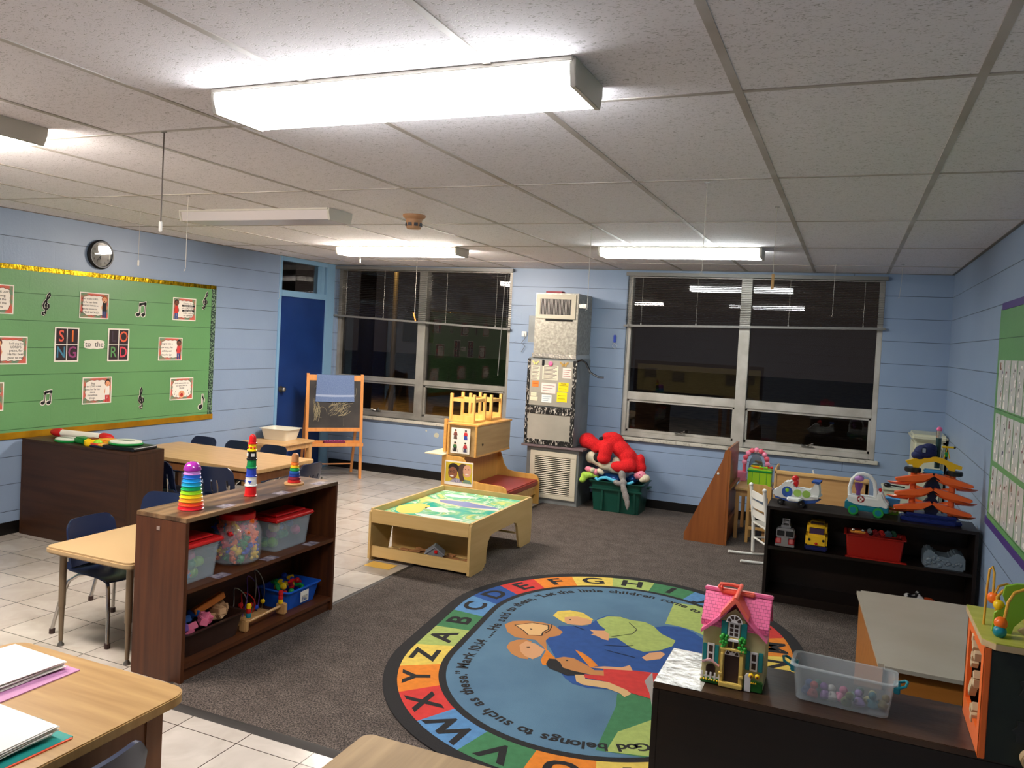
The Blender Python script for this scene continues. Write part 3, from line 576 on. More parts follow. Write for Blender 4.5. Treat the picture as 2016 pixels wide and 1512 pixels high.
# black duct tape with light scribble pattern
dt=mat('patterned_black_tape',(14,13,13),.4,c2=(190,184,174),ns=60,stretch=(1.8,1,.6),detail=3,lo=.56,hi=.62)
fx0,fx1,fy=-2.955,-2.45,7.45
ft_=thing('furnace_tower','tall metal furnace cabinet with duct, notes and louvred grille between the windows','furnace',(0,0,0))
MB().box(-2.93,-2.38,7.46,7.894,0,.565,dgalv,.003).build('lower_cabinet',ft_)
MB().box(-2.98,-2.33,7.42,7.894,.565,.585,mat('mauve_grey_shelf',(112,96,98),.6),.002).build('ledge',ft_)
gq=MB(); gq.box(-2.885,-2.40,7.445,7.46,.06,.10,ivory,.002).box(-2.885,-2.40,7.445,7.46,.475,.525,ivory,.002).box(-2.885,-2.835,7.445,7.46,.10,.475,ivory,.002).box(-2.46,-2.40,7.445,7.46,.10,.475,ivory,.002); gr_=gq.build('return_grille',ft_)
MB().box(-2.84,-2.455,7.457,7.4605,.09,.48,mat('vent_dark',(22,20,18),.8)).build('grille_opening',gr_)
q=MB()
for k in range(20):
    z=.105+k*.0188; q.quad([(-2.835,7.456,z+.009),(-2.46,7.456,z+.009),(-2.46,7.444,z),(-2.835,7.444,z)],ivory)
q.build('louvres',gr_)
MB().box(-2.96,-2.45,7.46,7.894,.585,1.455,dgalv,.004).build('middle_cabinet',ft_)
dp=MB().box(-2.945,-2.475,7.448,7.462,.63,.90,gpan,.003).build('lower_door_panel',ft_)
up_=MB().box(-2.945,-2.475,7.448,7.462,.975,1.43,gpan,.003).build('upper_door_panel',ft_)
q=MB(); q.box(-2.965,-2.935,7.443,7.452,.60,1.44,dt).box(-2.485,-2.445,7.443,7.452,.60,1.44,dt).box(-2.965,-2.445,7.4425,7.452,.592,.64,dt).box(-2.96,-2.445,7.4425,7.452,.895,.965,dt)
q.tube([(-2.445,7.45,1.44),(-2.40,7.44,1.455),(-2.35,7.43,1.43),(-2.30,7.42,1.34),(-2.22,7.43,1.30),(-2.17,7.45,1.30)],.016,BLACK,8,flat=.6); q.build('black_tape',ft_)
MB().box(-2.925,-2.46,7.44,7.894,1.455,1.50,foil,.004).build('foil_seam',ft_)
MB().box(-2.915,-2.465,7.45,7.894,1.50,2.10,galv,.004).build('duct',ft_)
g=MB(); g.box(-2.90,-2.49,7.437,7.452,2.04,2.085,ivory,.002).box(-2.90,-2.49,7.437,7.452,1.845,1.885,ivory,.002).box(-2.90,-2.86,7.437,7.452,1.885,2.04,ivory,.002).box(-2.535,-2.49,7.437,7.452,1.885,2.04,ivory,.002); sg_=g.build('supply_grille',ft_)
MB().box(-2.86,-2.535,7.446,7.4515,1.885,2.04,MATS['vent_dark']).build('grille_opening',sg_)
q=MB()
for k in range(22): x=-2.853+k*.0148; q.box(x,x+.004,7.438,7.446,1.887,2.038,STEEL)
q.build('vanes',sg_)
MB().box(-2.80,-2.52,7.44,7.452,1.825,1.843,mat('vent_dark',(22,20,18))).build('duct_slot',ft_)
MB().box(-3.02,-2.925,7.55,7.60,1.60,1.87,dgalv,.003).build('side_box',ft_)
MB().box(-2.465,-2.39,7.46,7.52,1.96,2.0,foil,.002).build('tape_flap',ft_)
q=MB().box(-.085,.085,-.05,.05,0,.022,mat('faded_red_book',(150,60,70),.6),.003).build('red_box'); q.location=(-2.75,7.56,2.101); tag(q,'flat faded red box lying on top of the furnace duct','box')
# notes stuck on the upper door panel (x,z,w,h,colour)
def sheet(name,label,cat,x,z,w_,h_,c,lines=None,group=None,y=7.4465,lc=(120,110,105),extra=None,txt=None):
    o=thing(name,label,cat,(x,y,z),0,group)
    m_=mat('sheet_%d_%d_%d'%c,c,.75); MB().box(-w_/2,w_/2,-.0008,.0008,-h_/2,h_/2,m_).build('sheet',o)
    q=MB(); M=FM(-.0012); lm_=mat('line_%d_%d_%d'%lc,lc,.8)
    for k in range(lines or 0):
        zz=h_/2-(k+1)*h_/((lines or 0)+1); q.flat([(-w_*.42,zz-h_*.02-.0006),(w_*(.42-.12*((k*7)%3)),zz-h_*.02-.0006),(w_*(.42-.12*((k*7)%3)),zz+h_*.02),(-w_*.42,zz+h_*.02)],lm_,M=M)
    if txt: q.text(txt,h_*.14,M@Matrix.Translation((0,h_*.36,.0002)),INK,bold=.01)
    if q.bm.verts: q.build('print',o)
    return o
sheet('note','cream printed note left of centre on the furnace door','note',-2.875,1.30,.088,.14,(206,200,178),9)
sheet('note','widest cream printed note in the middle of the furnace door','note',-2.72,1.31,.165,.145,(210,204,182),10)
sheet('note','white note with pink bars at the upper right of the furnace door','note',-2.545,1.315,.09,.10,(222,206,196),4,lc=(150,80,80))
sheet('note','small orange sticker on the left of the furnace door','note',-2.872,1.19,.068,.058,(236,120,50),1,lc=(120,60,30))
sheet('note','pale pink notice with dark bars in the middle of the furnace door','note',-2.73,1.155,.15,.10,(232,208,200),3,lc=(130,84,84))
sheet('note','yellow label reading REQUIRE on the furnace door','note',-2.575,1.175,.105,.09,(240,206,20),2,txt='REQUIRE',lc=(120,110,20))
sheet('note','lower yellow label with pale patch on the furnace door','note',-2.585,1.075,.105,.095,(238,210,10),2,lc=(120,110,20))
sheet('note','white notice with blue bars at the bottom of the furnace door','note',-2.745,1.05,.105,.075,(222,226,222),3,lc=(70,110,140))
sheet('note','upper one of two small cream slips at the lower left of the furnace door','note',-2.885,1.085,.06,.035,(214,204,176),1)
sheet('note','lower one of two small cream slips at the lower left of the furnace door','note',-2.880,1.04,.078,.04,(214,204,176),0)
mk=MB().box(-.012,.012,-.008,0,-.03,.03,BLACK,.003).build('magnet'); mk.location=(-2.80,7.447,1.405); tag(mk,'black rectangular magnet at the top of the furnace door','magnet')
mk=MB().lathe([(.001,0),(.022,0),(.024,.008),(.015,.014)],(0,0,0),PINK,9,M=Matrix.Rotation(PI/2,4,'X')).build('magnet'); mk.location=(-2.72,7.447,1.40); tag(mk,'small pink round magnet at the top of the furnace door','magnet')
def butterfly(x,z,c,s,label):
    o=thing('butterfly_magnet',label,'magnet',(x,7.4465,z)); M=FM(-.001); m_=mat('wing_%d_%d_%d'%c,c,.6)
    q=MB()
    for a in (-1,1): q.prism([(0,0),(a*s,s*.65),(a*s*.95,s*.1),(a*s*.3,-s*.15)][::a],'z',0,.002,m_,M=M).prism([(0,0),(a*s*.6,-s*.05),(a*s*.5,-s*.6),(a*s*.1,-s*.4)][::a],'z',0,.0015,m_,M=M)
    q.build('wings',o); MB().box(-.002,.002,-.005,-.001,-s*.5,s*.4,INK).build('body',o)
butterfly(-2.58,1.40,(176,140,70),.045,'brown and gold butterfly magnet on the furnace door'); butterfly(-2.88,1.40,(206,200,120),.035,'pale yellow butterfly magnet at the furnace door corner')
# small things hung on the wall
o=thing('wall_hook','blue plastic clip hanging on the wall right of the furnace','hook',(-2.205,7.894,1.675)); MB().box(-.012,.012,-.02,.004,-.035,.045,BLUE,.006).build('clip',o); MB().tube([(0,-.012,-.03),(-.02,-.012,-.07),(.01,-.012,-.10),(.03,-.012,-.06),(0,-.012,-.04)],.0018,WHITE,6).build('wire_loop',o)
o=thing('wall_plug','white wall plate with a hanging grey cord left of the furnace','outlet',(-3.20,7.895,1.66)); MB().box(-.028,.028,-.012,.004,-.005,.05,WHITE,.004).build('plate',o); MB().tube([(0,-.012,.03),(.02,-.02,-.02),(-.02,-.02,-.07),(.02,-.02,-.11),(-.02,-.02,-.17)],.003,STEEL,6).build('cord',o)
# ================================================================ EASEL
ea=thing('chalkboard_easel','wooden chalkboard easel by the blue door with chalk scribbles','easel',(-5.085,7.225,0),math.atan2(.45,.43))
ew=wood('easel_wood',(214,146,82),(196,128,66),'z',.4)
def zl(z): return .0+.09*z   # front frame leans back (+y)
for s_ in (-1,1):
    q=MB()
    for a in range(1): q.prism([(zl(0)-.012,0),(zl(0)+.012,0),(zl(1.14)+.012,1.14),(zl(1.14)-.012,1.14)],'x',s_*.31-.0 if s_<0 else .31-.032,(-.31+.032) if s_<0 else .31,ew,.002)
    q.build('front_leg',ea)
    q=MB(); q.prism([(.42-.012,0),(.42+.012,0),(.125,1.12),(.10,1.12)],'x',s_*.285-.014,s_*.285+.014,ew,.002); q.build('rear_leg',ea)
for z0,z1 in ((1.065,1.125),(.515,.555)):
    MB().prism([(zl(z0)-.010,z0),(zl(z0)+.010,z0),(zl(z1)+.010,z1),(zl(z1)-.010,z1)],'x',-.278,.278,ew,.001).build('cross_rail',ea)
MB().cyl((-.285,.42-.03,.1),(.285,.42-.03,.1),.008,ew,seg=8).build('rear_bar',ea)
chb=mat('chalkboard',(40,38,38),.7,c2=(62,58,56),ns=4)
cb_=MB().prism([(zl(.55)-.003,.55),(zl(.55)+.003,.55),(zl(1.07)+.003,1.07),(zl(1.07)-.003,1.07)],'x',-.278,.278,chb).build('chalkboard',ea)
q=MB(); chk=mat('chalk',(196,184,150),.95); random.seed(5)
def chalk(pts,r=.003): q.tube([(x,zl(z)-.005,z) for x,z in pts],r,chk,5,flat=.25)
for k in range(80):
    x=random.uniform(-.07,.12); z=random.uniform(.68,.86); a=random.uniform(.2,1.1); l=random.uniform(.04,.09); chalk([(x,z),(x+l*.5*math.cos(a)+.006,z+l*.5*math.sin(a)),(x+l*math.cos(a),z+l*math.sin(a))],random.uniform(.0025,.0055))
for k in range(22):
    x=random.uniform(-.23,-.16); z=random.uniform(.62,.76); chalk([(x,z),(x+.01,z+.06),(x-.008,z+.12)],random.uniform(.003,.005))
chalk([(-.14+.055*math.cos(a),.72+.06*math.sin(a)) for a in [i*PI/8 for i in range(0,13)]],.003); chalk([(-.22,.98),(-.20,1.02),(-.205,.95),(-.19,.96)],.002); chalk([(.20,.86),(.235,.93),(.23,.99),(.16,.82),(.20,.86)][:3],.002); chalk([(.10,.57),(.10,.66)],.0018)
q.build('chalk_drawing',cb_)
tb_=MB(); tb_.box(-.30,.30,-.075,-.06,.365,.40,ew,.002).box(-.28,.28,-.06,.10,.365,.372,ew).box(-.28,.28,.04,.055,.37,.415,ew,.002); tb_.build('tray',ea)
tw=MB(); tc_=mat('blue_towel',(112,132,170),.95,c2=(98,118,158),ns=120,bump=1.0,bs=350); tc2=mat('towel_band',(158,172,200),.95,bump=1,bs=350)
def towel(v0,v1,m_):
    def f(u,v):
        v=v0+(v1-v0)*v; x=(u-.5)*.40; s_=v*.32
        if s_<.03: a=s_/.03*PI/2; y=zl(1.125)+.018-.036*math.sin(a)*1; z=1.128+.004*math.cos(a)
        else: z=1.128-(s_-.03); y=zl(z)-.016
        y+=.003*math.sin(u*9)*min(1,s_*6)
        return Vector((x*(1+.05*v),y,z-.004*math.sin(u*3.1)))
    tw.grid(f,14,12,m_,.004)
towel(0,.76,tc_); towel(.755,.83,tc2); towel(.825,1,tc_)
o=tw.build('hand_towel',None,60); o.location=ea.location; o.rotation_euler=ea.rotation_euler; tag(o,'blue hand towel draped over the top rail of the easel','towel')
er=MB(); erm=mat('maroon_sponge',(120,40,70),.9,bump=.8,bs=80)
er.box(-.12,.11,-.055,.035,0,.045,erm,.006)
for k in range(9): er.lathe([(.010,0),(.011,.008),(.002,.010)],(-.105+k*.0255,-.01,.044),mat('pink_plastic_cup',(190,80,130),.4),8)
o=er.build('chalk_box'); o.location=ea.location+Vector((0,0,.3725)); o.rotation_euler=ea.rotation_euler; tag(o,'maroon box of pink pieces lying in the easel tray','box')
# white basin
bs_=thing('wash_basin','white plastic basin on the small table by the blue door','basin',(-5.415,6.735,.456),.12)
wb=mat('basin_white',(226,222,206),.35)
def tub(q,w_,d_,h_,m_,t=.004,taper=.03,rim=.012,cr=.04,seg=4):
    """open tapered container with rounded corners and rolled rim"""
    def ring(w2,d2,z,c_):
        pts=[]
        for (sx,sy,a0) in ((1,1,0),(-1,1,PI/2),(-1,-1,PI),(1,-1,1.5*PI)):
            for k in range(seg+1): a=a0+k*PI/2/seg; pts.append((sx*(w2-c_)+c_*math.cos(a),sy*(d2-c_)+c_*math.sin(a),z))
        return pts
    prof=[(w_/2-taper,d_/2-taper,0),(w_/2,d_/2,h_-.002),(w_/2+rim,d_/2+rim,h_-.004),(w_/2+rim,d_/2+rim,h_),(w_/2-t,d_/2-t,h_),(w_/2-taper-t,d_/2-taper-t,t)]
    b=bmesh.new(); R=[[b.verts.new(p) for p in ring(a,c_,z,cr)] for a,c_,z in prof]; n=len(R[0])
    for A,B in zip(R,R[1:]):
        for k in range(n): b.faces.new((A[k],A[(k+1)%n],B[(k+1)%n],B[k]))
    b.faces.new(R[0][::-1]); b.faces.new(R[-1]); q._add(b,m_)
q=MB(); tub(q,.33,.27,.115,wb,taper=.025,rim=.015); q.build('basin_body',bs_)
# ================================================================ GREEN BIN AND PLUSH PILE
gb=thing('storage_tote','dark green plastic tote under the pile of plush toys','storage tote',(-1.99,7.62,0))
dg=mat('dark_green_tote',(14,66,54),.35)
q=MB(); tub(q,.50,.36,.30,dg,taper=.025,rim=.02,cr=.03)
for x in (-.13,.04,.19): q.box(x-.012,x+.012,-.185,-.165,.02,.22,dg,.004)
q.box(-.26,.26,-.19,-.175,.215,.235,dg,.004); q.build('tote_body',gb)
MB().box(.27,.30,-.06,.06,.25,.265,dg,.004).build('handle',gb); MB().box(-.30,-.27,-.06,.06,.25,.265,dg,.004).build('handle',gb)
def fur(name,c,c2): return mat(name,c,.95,c2=c2,ns=120,bump=1.0,bs=220,detail=3)
def plush(name,parts,m_,parent,vox=.011,sm=6,disp=0):
    q=MB()
    for c_,r_,rot in parts:
        q.ball(c_,r_,m_,16,rot=Matrix.Rotation(rot,3,'Y') if rot else None)
    o=q.build(name,parent,180)
    rm=o.modifiers.new('merge','REMESH'); rm.mode='VOXEL'; rm.voxel_size=vox; rm.use_smooth_shade=True
    s=o.modifiers.new('smooth','SMOOTH'); s.iterations=sm; s.factor=.6
    return o
dg_=thing('plush_dog','large red plush dog sprawled over the toy pile','plush toy',(0,0,0))
rf=fur('red_fur',(196,14,20),(226,34,38)); Y=7.6
plush('body',[((-2.345,Y,.655),(.085,.09,.08),0),((-2.29,Y-.01,.635),(.08,.08,.065),.3),((-2.245,Y-.02,.59),(.055,.06,.045),.2),((-2.20,Y+.01,.62),(.07,.08,.05),.2),((-2.11,Y+.03,.65),(.09,.10,.085),0),((-2.06,Y+.04,.71),(.085,.08,.04),.5),((-2.14,Y+.02,.72),(.06,.08,.035),0),
 ((-2.13,Y-.09,.57),(.068,.065,.10),.15),((-2.14,Y-.10,.51),(.07,.065,.055),0),((-2.00,Y+.02,.60),(.10,.09,.085),.5),((-1.93,Y+.01,.54),(.095,.09,.085),.6),((-1.90,Y-.05,.46),(.075,.075,.07),0),((-1.97,Y-.10,.445),(.10,.065,.055),.1),
 ((-1.81,Y+.04,.50),(.045,.05,.075),0),((-1.80,Y+.03,.44),(.055,.05,.06),0),((-1.85,Y+.04,.43),(.06,.06,.05),0)],rf,dg_)
MB().ball((-2.20,Y+.02,.685),(.035,.03,.022),mat('black_felt',(24,20,22),.9),12).build('ear',dg_)
cw=thing('plush_cow','cream plush cow with black patch squeezed under the red dog','plush toy')
crm=fur('cream_fur',(206,196,168),(220,210,186))
plush('body',[((-2.285,7.56,.50),(.055,.07,.06),0),((-2.22,7.56,.47),(.07,.07,.045),.5),((-2.13,7.55,.435),(.09,.07,.045),.2),((-2.04,7.56,.42),(.075,.07,.055),.3),((-2.03,7.60,.49),(.05,.05,.04),0),((-1.97,7.55,.385),(.04,.05,.03),.3)],crm,cw)
plush('patch',[((-2.21,7.525,.505),(.042,.05,.05),-.4)],mat('black_fur',(30,26,24),.95,bump=1,bs=220),cw)
pk=thing('plush_pig','pink plush pig with cream muzzle hanging over the right rim of the tote','plush toy'); pf=fur('pink_fur',(222,120,146),(236,150,168))
plush('body',[((-1.765,7.52,.385),(.05,.05,.045),0),((-1.80,7.56,.37),(.05,.05,.04),0)],pf,pk); plush('muzzle',[((-1.715,7.50,.365),(.042,.045,.04),0),((-1.75,7.49,.345),(.03,.03,.025),0)],crm,pk); MB().ball((-1.768,7.471,.398),.005,INK,8).build('eye',pk)
pd=thing('plush_bear','pink and cream plush paws poking out at the left of the pile','plush toy')
plush('body',[((-2.29,7.52,.385),(.045,.04,.03),.2),((-2.215,7.52,.365),(.04,.04,.035),.6)],pf,pd); plush('paw',[((-2.16,7.48,.382),(.045,.035,.026),.5)],crm,pd); plush('muzzle',[((-2.245,7.50,.385),(.028,.035,.03),.0)],crm,pd)
pf2=thing('plush_frog','lime green plush leg hanging over the left rim of the tote','plush toy'); gf=fur('lime_fur',(150,190,60),(176,212,90))
plush('body',[((-2.315,7.47,.325),(.04,.04,.045),0),((-2.33,7.45,.285),(.035,.035,.03),0),((-2.27,7.49,.335),(.045,.04,.028),.2),((-2.22,7.52,.325),(.04,.03,.022),0)],gf,pf2)
bl_=thing('plush_fish','shiny dark blue plush with light blue wavy trim in the tote','plush toy'); sb=mat('blue_satin',(10,50,100),.2,.5,bump=.8,bs=25); lb=fur('light_blue_fur',(70,170,205),(96,190,220))
plush('body',[((-2.09,7.55,.325),(.10,.09,.045),0),((-2.0,7.55,.32),(.08,.09,.05),.2),((-1.86,7.58,.325),(.06,.08,.055),0)],sb,bl_)
q=MB(); q.tube([(-2.20,7.47,.315),(-2.175,7.455,.30),(-2.14,7.455,.325),(-2.09,7.45,.335),(-2.04,7.45,.32),(-1.99,7.45,.31)],.016,lb,10).tube([(-1.90,7.45,.295),(-1.86,7.445,.305),(-1.82,7.455,.325)],.014,lb,10); q.build('wavy_trim',bl_)
tl=thing('plush_whale','grey plush tail hanging down the front of the tote','plush toy'); gfur=fur('grey_fur',(128,122,120),(150,144,140))
plush('tail',[((-1.935,7.46,.37),(.035,.04,.06),-.2),((-1.91,7.42,.31),(.035,.03,.04),0),((-1.965,7.40,.305),(.045,.028,.026),.35),((-1.895,7.395,.25),(.032,.022,.05),-.3),((-1.87,7.385,.19),(.034,.018,.055),-.25),((-1.852,7.38,.13),(.028,.015,.05),-.1),((-1.848,7.378,.09),(.016,.012,.03),0)],gfur,tl,vox=.008,sm=4)
# ================================================================ LEFT GREEN BOARD (x = XL)
def WM(y,z,off=.0): # frame on the left wall: local x -> -? text reads left to right when seen from the room (+x side): local x = +y
    return Matrix(((0,0,1,XL+off),(1,0,0,y),(0,1,0,z),(0,0,0,1)))
gb_=blocks('green_board_paint',(98,150,96),'y',(104,158,102),(60,108,64))
bd=thing('bulletin_board','large green bulletin board with gold foil and leafy border on the left wall','bulletin board',(0,0,0))
MB().box(XL+.001,XL+.008,2.9,5.93,.735,1.955,gb_).build('green_panel',bd)
gold=mat('gold_foil',(190,150,20),.22,.9,bump=1.0,bs=14,c2=(120,100,10),ns=10,stretch=(1,3,1)); goldd=mat('gold_paper',(190,140,20),.35,.5,c2=(160,116,20),ns=6)
MB().box(XL+.001,XL+.012,2.88,5.955,1.95,1.985,gold,.002).build('border_top',bd); MB().box(XL+.001,XL+.012,2.88,5.97,.705,.755,goldd,.002).build('border_bottom',bd)
MB().box(XL+.001,XL+.0125,5.90,5.955,.755,1.95,mat('leafy_border',(28,52,44),.6,c2=(120,150,120),ns=70,lo=.5,hi=.56)).build('border_side',bd)
def rag(cx,cy,rx,ry,n,amp,seed,sup=4):
    random.seed(seed); out=[]
    for k in range(n):
        a=2*PI*k/n; c_,s_=math.cos(a),math.sin(a); r_=(abs(c_)**sup+abs(s_)**sup)**(-1/sup)
        r_*=1+amp*math.sin(k*2.1+seed)
        out.append((cx+rx*r_*c_,cy+ry*r_*s_))
    return out
frame_m=mat('watercolour_frame',(206,96,80),.7,c2=(110,140,110),ns=16,lo=.42,hi=.6)
SKIN={'b':mat('print_skin_brown',(120,70,48),.7),'l':mat('print_skin_light',(226,160,120),.7)}
def verse(y0,y1,z0,z1,lines,fig,label,bold=()):
    w_,h_=y1-y0,z1-z0; o=thing('verse_card',label,'poster',((XL+.0105),(y0+y1)/2,(z0+z1)/2),0)
    M0=Matrix(((0,0,1,0),(1,0,0,0),(0,1,0,0),(0,0,0,1)))
    MB().prism([(-w_/2,-h_/2),(w_/2,-h_/2),(w_/2,h_/2),(-w_/2,h_/2)],'z',-.0008,.0008,PAPER,M=M0).build('card',o)
    q=MB(); q.flat([(-w_/2+.008,-h_/2+.008),(w_/2-.008,-h_/2+.008),(w_/2-.008,h_/2-.008),(-w_/2+.008,h_/2-.008)],frame_m,M=M0,z=.0012)
    q.flat(rag(0,0,w_/2-.026,h_/2-.024,44,.035,3,5),INK,M=M0,z=.0014).flat(rag(0,0,w_/2-.0285,h_/2-.0265,44,.035,3,5),PAPER,M=M0,z=.0016)
    side,skin,top,bot,hair=fig if fig else (0,)*5
    tx=-side*w_*.16; n=len(lines); hs=(h_-.075)/max(n,1)
    for k,t in enumerate(lines):
        zz=h_/2-.045-hs*(k+.5)+.006; fs=min(hs*.95,(w_-.075-(.03 if fig else 0))/max(len(t),1)/.52)
        if k in bold:
            q.flat([(tx-len(t)*fs*.25,zz-hs*.38),(tx+len(t)*fs*.25,zz-hs*.38),(tx+len(t)*fs*.25,zz+hs*.4),(tx-len(t)*fs*.25,zz+hs*.4)],INK,M=M0,z=.0018).text(t,hs*.82,M0@Matrix.Translation((tx,zz,.002)),PAPER)
        else: q.text(t,fs,M0@Matrix.Translation((tx,zz,.0018)),INK,bold=.012)
    if fig and side!=9:
        cx=side*(w_/2-.042); s_=h_/.2
        sk=SKIN[skin]; tm=mat('card_top_%d_%d_%d'%top,top,.7); bm2=mat('card_bottom_%d_%d_%d'%bot,bot,.7); hm=mat('card_hair_%d_%d_%d'%hair,hair,.7)
        for a in (-1,1): q.flat([(cx+a*.004,-.09*s_),(cx+a*.018,-.09*s_),(cx+a*.020,-.035*s_),(cx,-.035*s_)][::a],bm2,M=M0,z=.002).flat([(cx+a*.018,.02*s_),(cx+a*.030,-.01*s_),(cx+a*.024,-.03*s_),(cx+a*.012,.0)][::a],sk,M=M0,z=.0021)
        q.flat([(cx-.021,-.038*s_),(cx+.021,-.038*s_),(cx+.019,.03*s_),(cx-.019,.03*s_)],tm,M=M0,z=.0022)
        ell(q,cx,.055*s_,.027,.029,hm,.0023,M0); ell(q,cx,.048*s_,.021,.023,sk,.0025,M0)
        for a in (-1,1): ell(q,cx+a*.008,.052*s_,.0025,.003,INK,.0027,M0)
        ell(q,cx,.038*s_,.005,.003,INK,.0027,M0)
    elif fig: ell(q,0,-.055,.036,.03,SKIN['l'],.002,M0); ell(q,0,-.06,.017,.015,mat('print_mouth',(180,40,40),.7),.0022,M0); [ell(q,a*.013,-.04,.003,.004,INK,.0022,M0) for a in (-1,1)]
    q.build('print',o); return o
verse(3.70,3.945,1.622,1.833,['SING TO THE LORD','a new song','ye inhabit the','earth and the','heavens'],None,'verse card cut off at the left edge, top row of the green board')
verse(4.485,4.755,1.617,1.826,['SING to the LORD,','for he has done','SPLENDID THINGS; let','this be known to','ALL THE WORLD.'],(1,'l',(20,20,24),(40,60,110),(170,84,40)),'verse card with a boy in black shirt, top row of the green board, middle')
verse(5.428,5.702,1.638,1.844,['O come, let us','sing for joy to','the LORD! Let us','shout joyfully','to the rock of','our salvation.'],(-1,'b',(206,50,40),(60,80,140),(20,16,16)),'verse card with a child in red, top right of the green board',bold=(1,3))
verse(3.80,4.062,1.256,1.46,['I will sing the',"LORD'S",'praise, for','He has been','good to me.'],(-1,'l',(150,60,60),(120,50,60),(90,40,30)),'verse card starting I will sing the, at the left edge of the middle row')
verse(5.283,5.555,1.273,1.48,['Sing to him a','new song; play','skillfully, and','shout for joy.'],(1,'b',(210,60,60),(50,60,120),(16,12,12)),'verse card starting Sing to him, right end of the middle row')
verse(4.536,4.811,.927,1.144,['Sing','to the LORD a new','song for he has','done','marvelous','things.'],(1,'l',(240,236,230),(200,50,60),(60,34,24)),'verse card with a long haired girl, bottom row of the green board',bold=())
o=thing('verse_card','verse card with a round singing face, bottom right of the green board','poster',(XL+.0105,5.568,1.013)); M0=Matrix(((0,0,1,0),(1,0,0,0),(0,1,0,0),(0,0,0,1)))
MB().prism([(-.136,-.102),(.136,-.102),(.136,.102),(-.136,.102)],'z',-.0008,.0008,PAPER,M=M0).build('card',o)
q=MB(); q.flat([(-.128,-.094),(.128,-.094),(.128,.094),(-.128,.094)],frame_m,M=M0,z=.0012).flat(rag(0,0,.112,.08,44,.035,6,5),INK,M=M0,z=.0014).flat(rag(0,0,.109,.077,44,.035,6,5),PAPER,M=M0,z=.0016)
q.text('SING to the LORD ALL',.017,M0@Matrix.Translation((0,.05,.0018)),INK,bold=.012).text('the earth; SING his',.017,M0@Matrix.Translation((0,.028,.0018)),INK,bold=.012).text('PRAISES',.017,M0@Matrix.Translation((0,.006,.0018)),INK,bold=.012)
ell(q,0,-.05,.036,.034,SKIN['l'],.002,M0); ell(q,0,-.056,.017,.017,mat('print_mouth',(180,40,40),.7),.0022,M0)
for a in (-1,1): ell(q,a*.013,-.034,.003,.004,INK,.0022,M0); 
for y_,z_ in ((-.07,-.02),(.07,-.02),(-.085,-.05),(.085,-.045),(-.06,-.065),(.062,-.07)): ell(q,y_,z_,.005,.004,INK,.002,M0); q.flat([(y_+.003,z_),(y_+.005,z_),(y_+.005,z_+.016),(y_+.003,z_+.016)],INK,M=M0,z=.002)
q.build('print',o)
verse(3.62,3.893,.92,1.128,['Praise','him'],None,'verse card cut off at the left edge, bottom row of the green board')
# big letter cards
LC={'S':(226,90,70),'I':(226,110,40),'N':(60,130,160),'G':(150,60,120),'L':(60,44,60),'O':(226,96,60),'R':(90,150,90),'D':(220,70,90)}
def letters(y0,y1,z0,z1,t,label):
    o=thing('letter_card',label,'poster',(XL+.0105,(y0+y1)/2,(z0+z1)/2)); w_,h_=(y1-y0),(z1-z0)
    MB().prism([(-w_/2,-h_/2),(w_/2,-h_/2),(w_/2,h_/2),(-w_/2,h_/2)],'z',-.0008,.0008,PAPER,M=M0).build('card',o)
    q=MB(); dkm=mat('letter_tile_dark',(44,26,34),.7)
    for k,ch in enumerate(t):
        cx=(-1 if k%2==0 else 1)*(w_/4-.004); cz=(1 if k<2 else -1)*(h_/4-.004); a=w_/4-.008; b_=h_/4-.007
        q.flat([(cx-a,cz-b_),(cx+a,cz-b_),(cx+a,cz+b_),(cx-a,cz+b_)],dkm,M=M0,z=.0012).text(ch,.125,M0@Matrix.Translation((cx,cz,.0015)),mat('letter_'+ch,LC[ch],.6),bold=.012,sx=.85)
    q.build('print',o)
letters(4.28,4.491,1.271,1.54,'SING','card with the big letters SING on the green board'); letters(4.758,4.969,1.272,1.544,'LORD','card with the big letters LORD on the green board')
o=thing('word_card','small white cutout reading to the, between SING and LORD','poster',(XL+.0105,4.632,1.41))
MB().prism(rag(0,0,.094,.036,30,.05,2,5),'z',-.0006,.0006,PAPER,M=M0).build('card',o); MB().text('to  the',.062,M0@Matrix.Translation((0,0,.001)),INK,bold=.0).build('print',o)
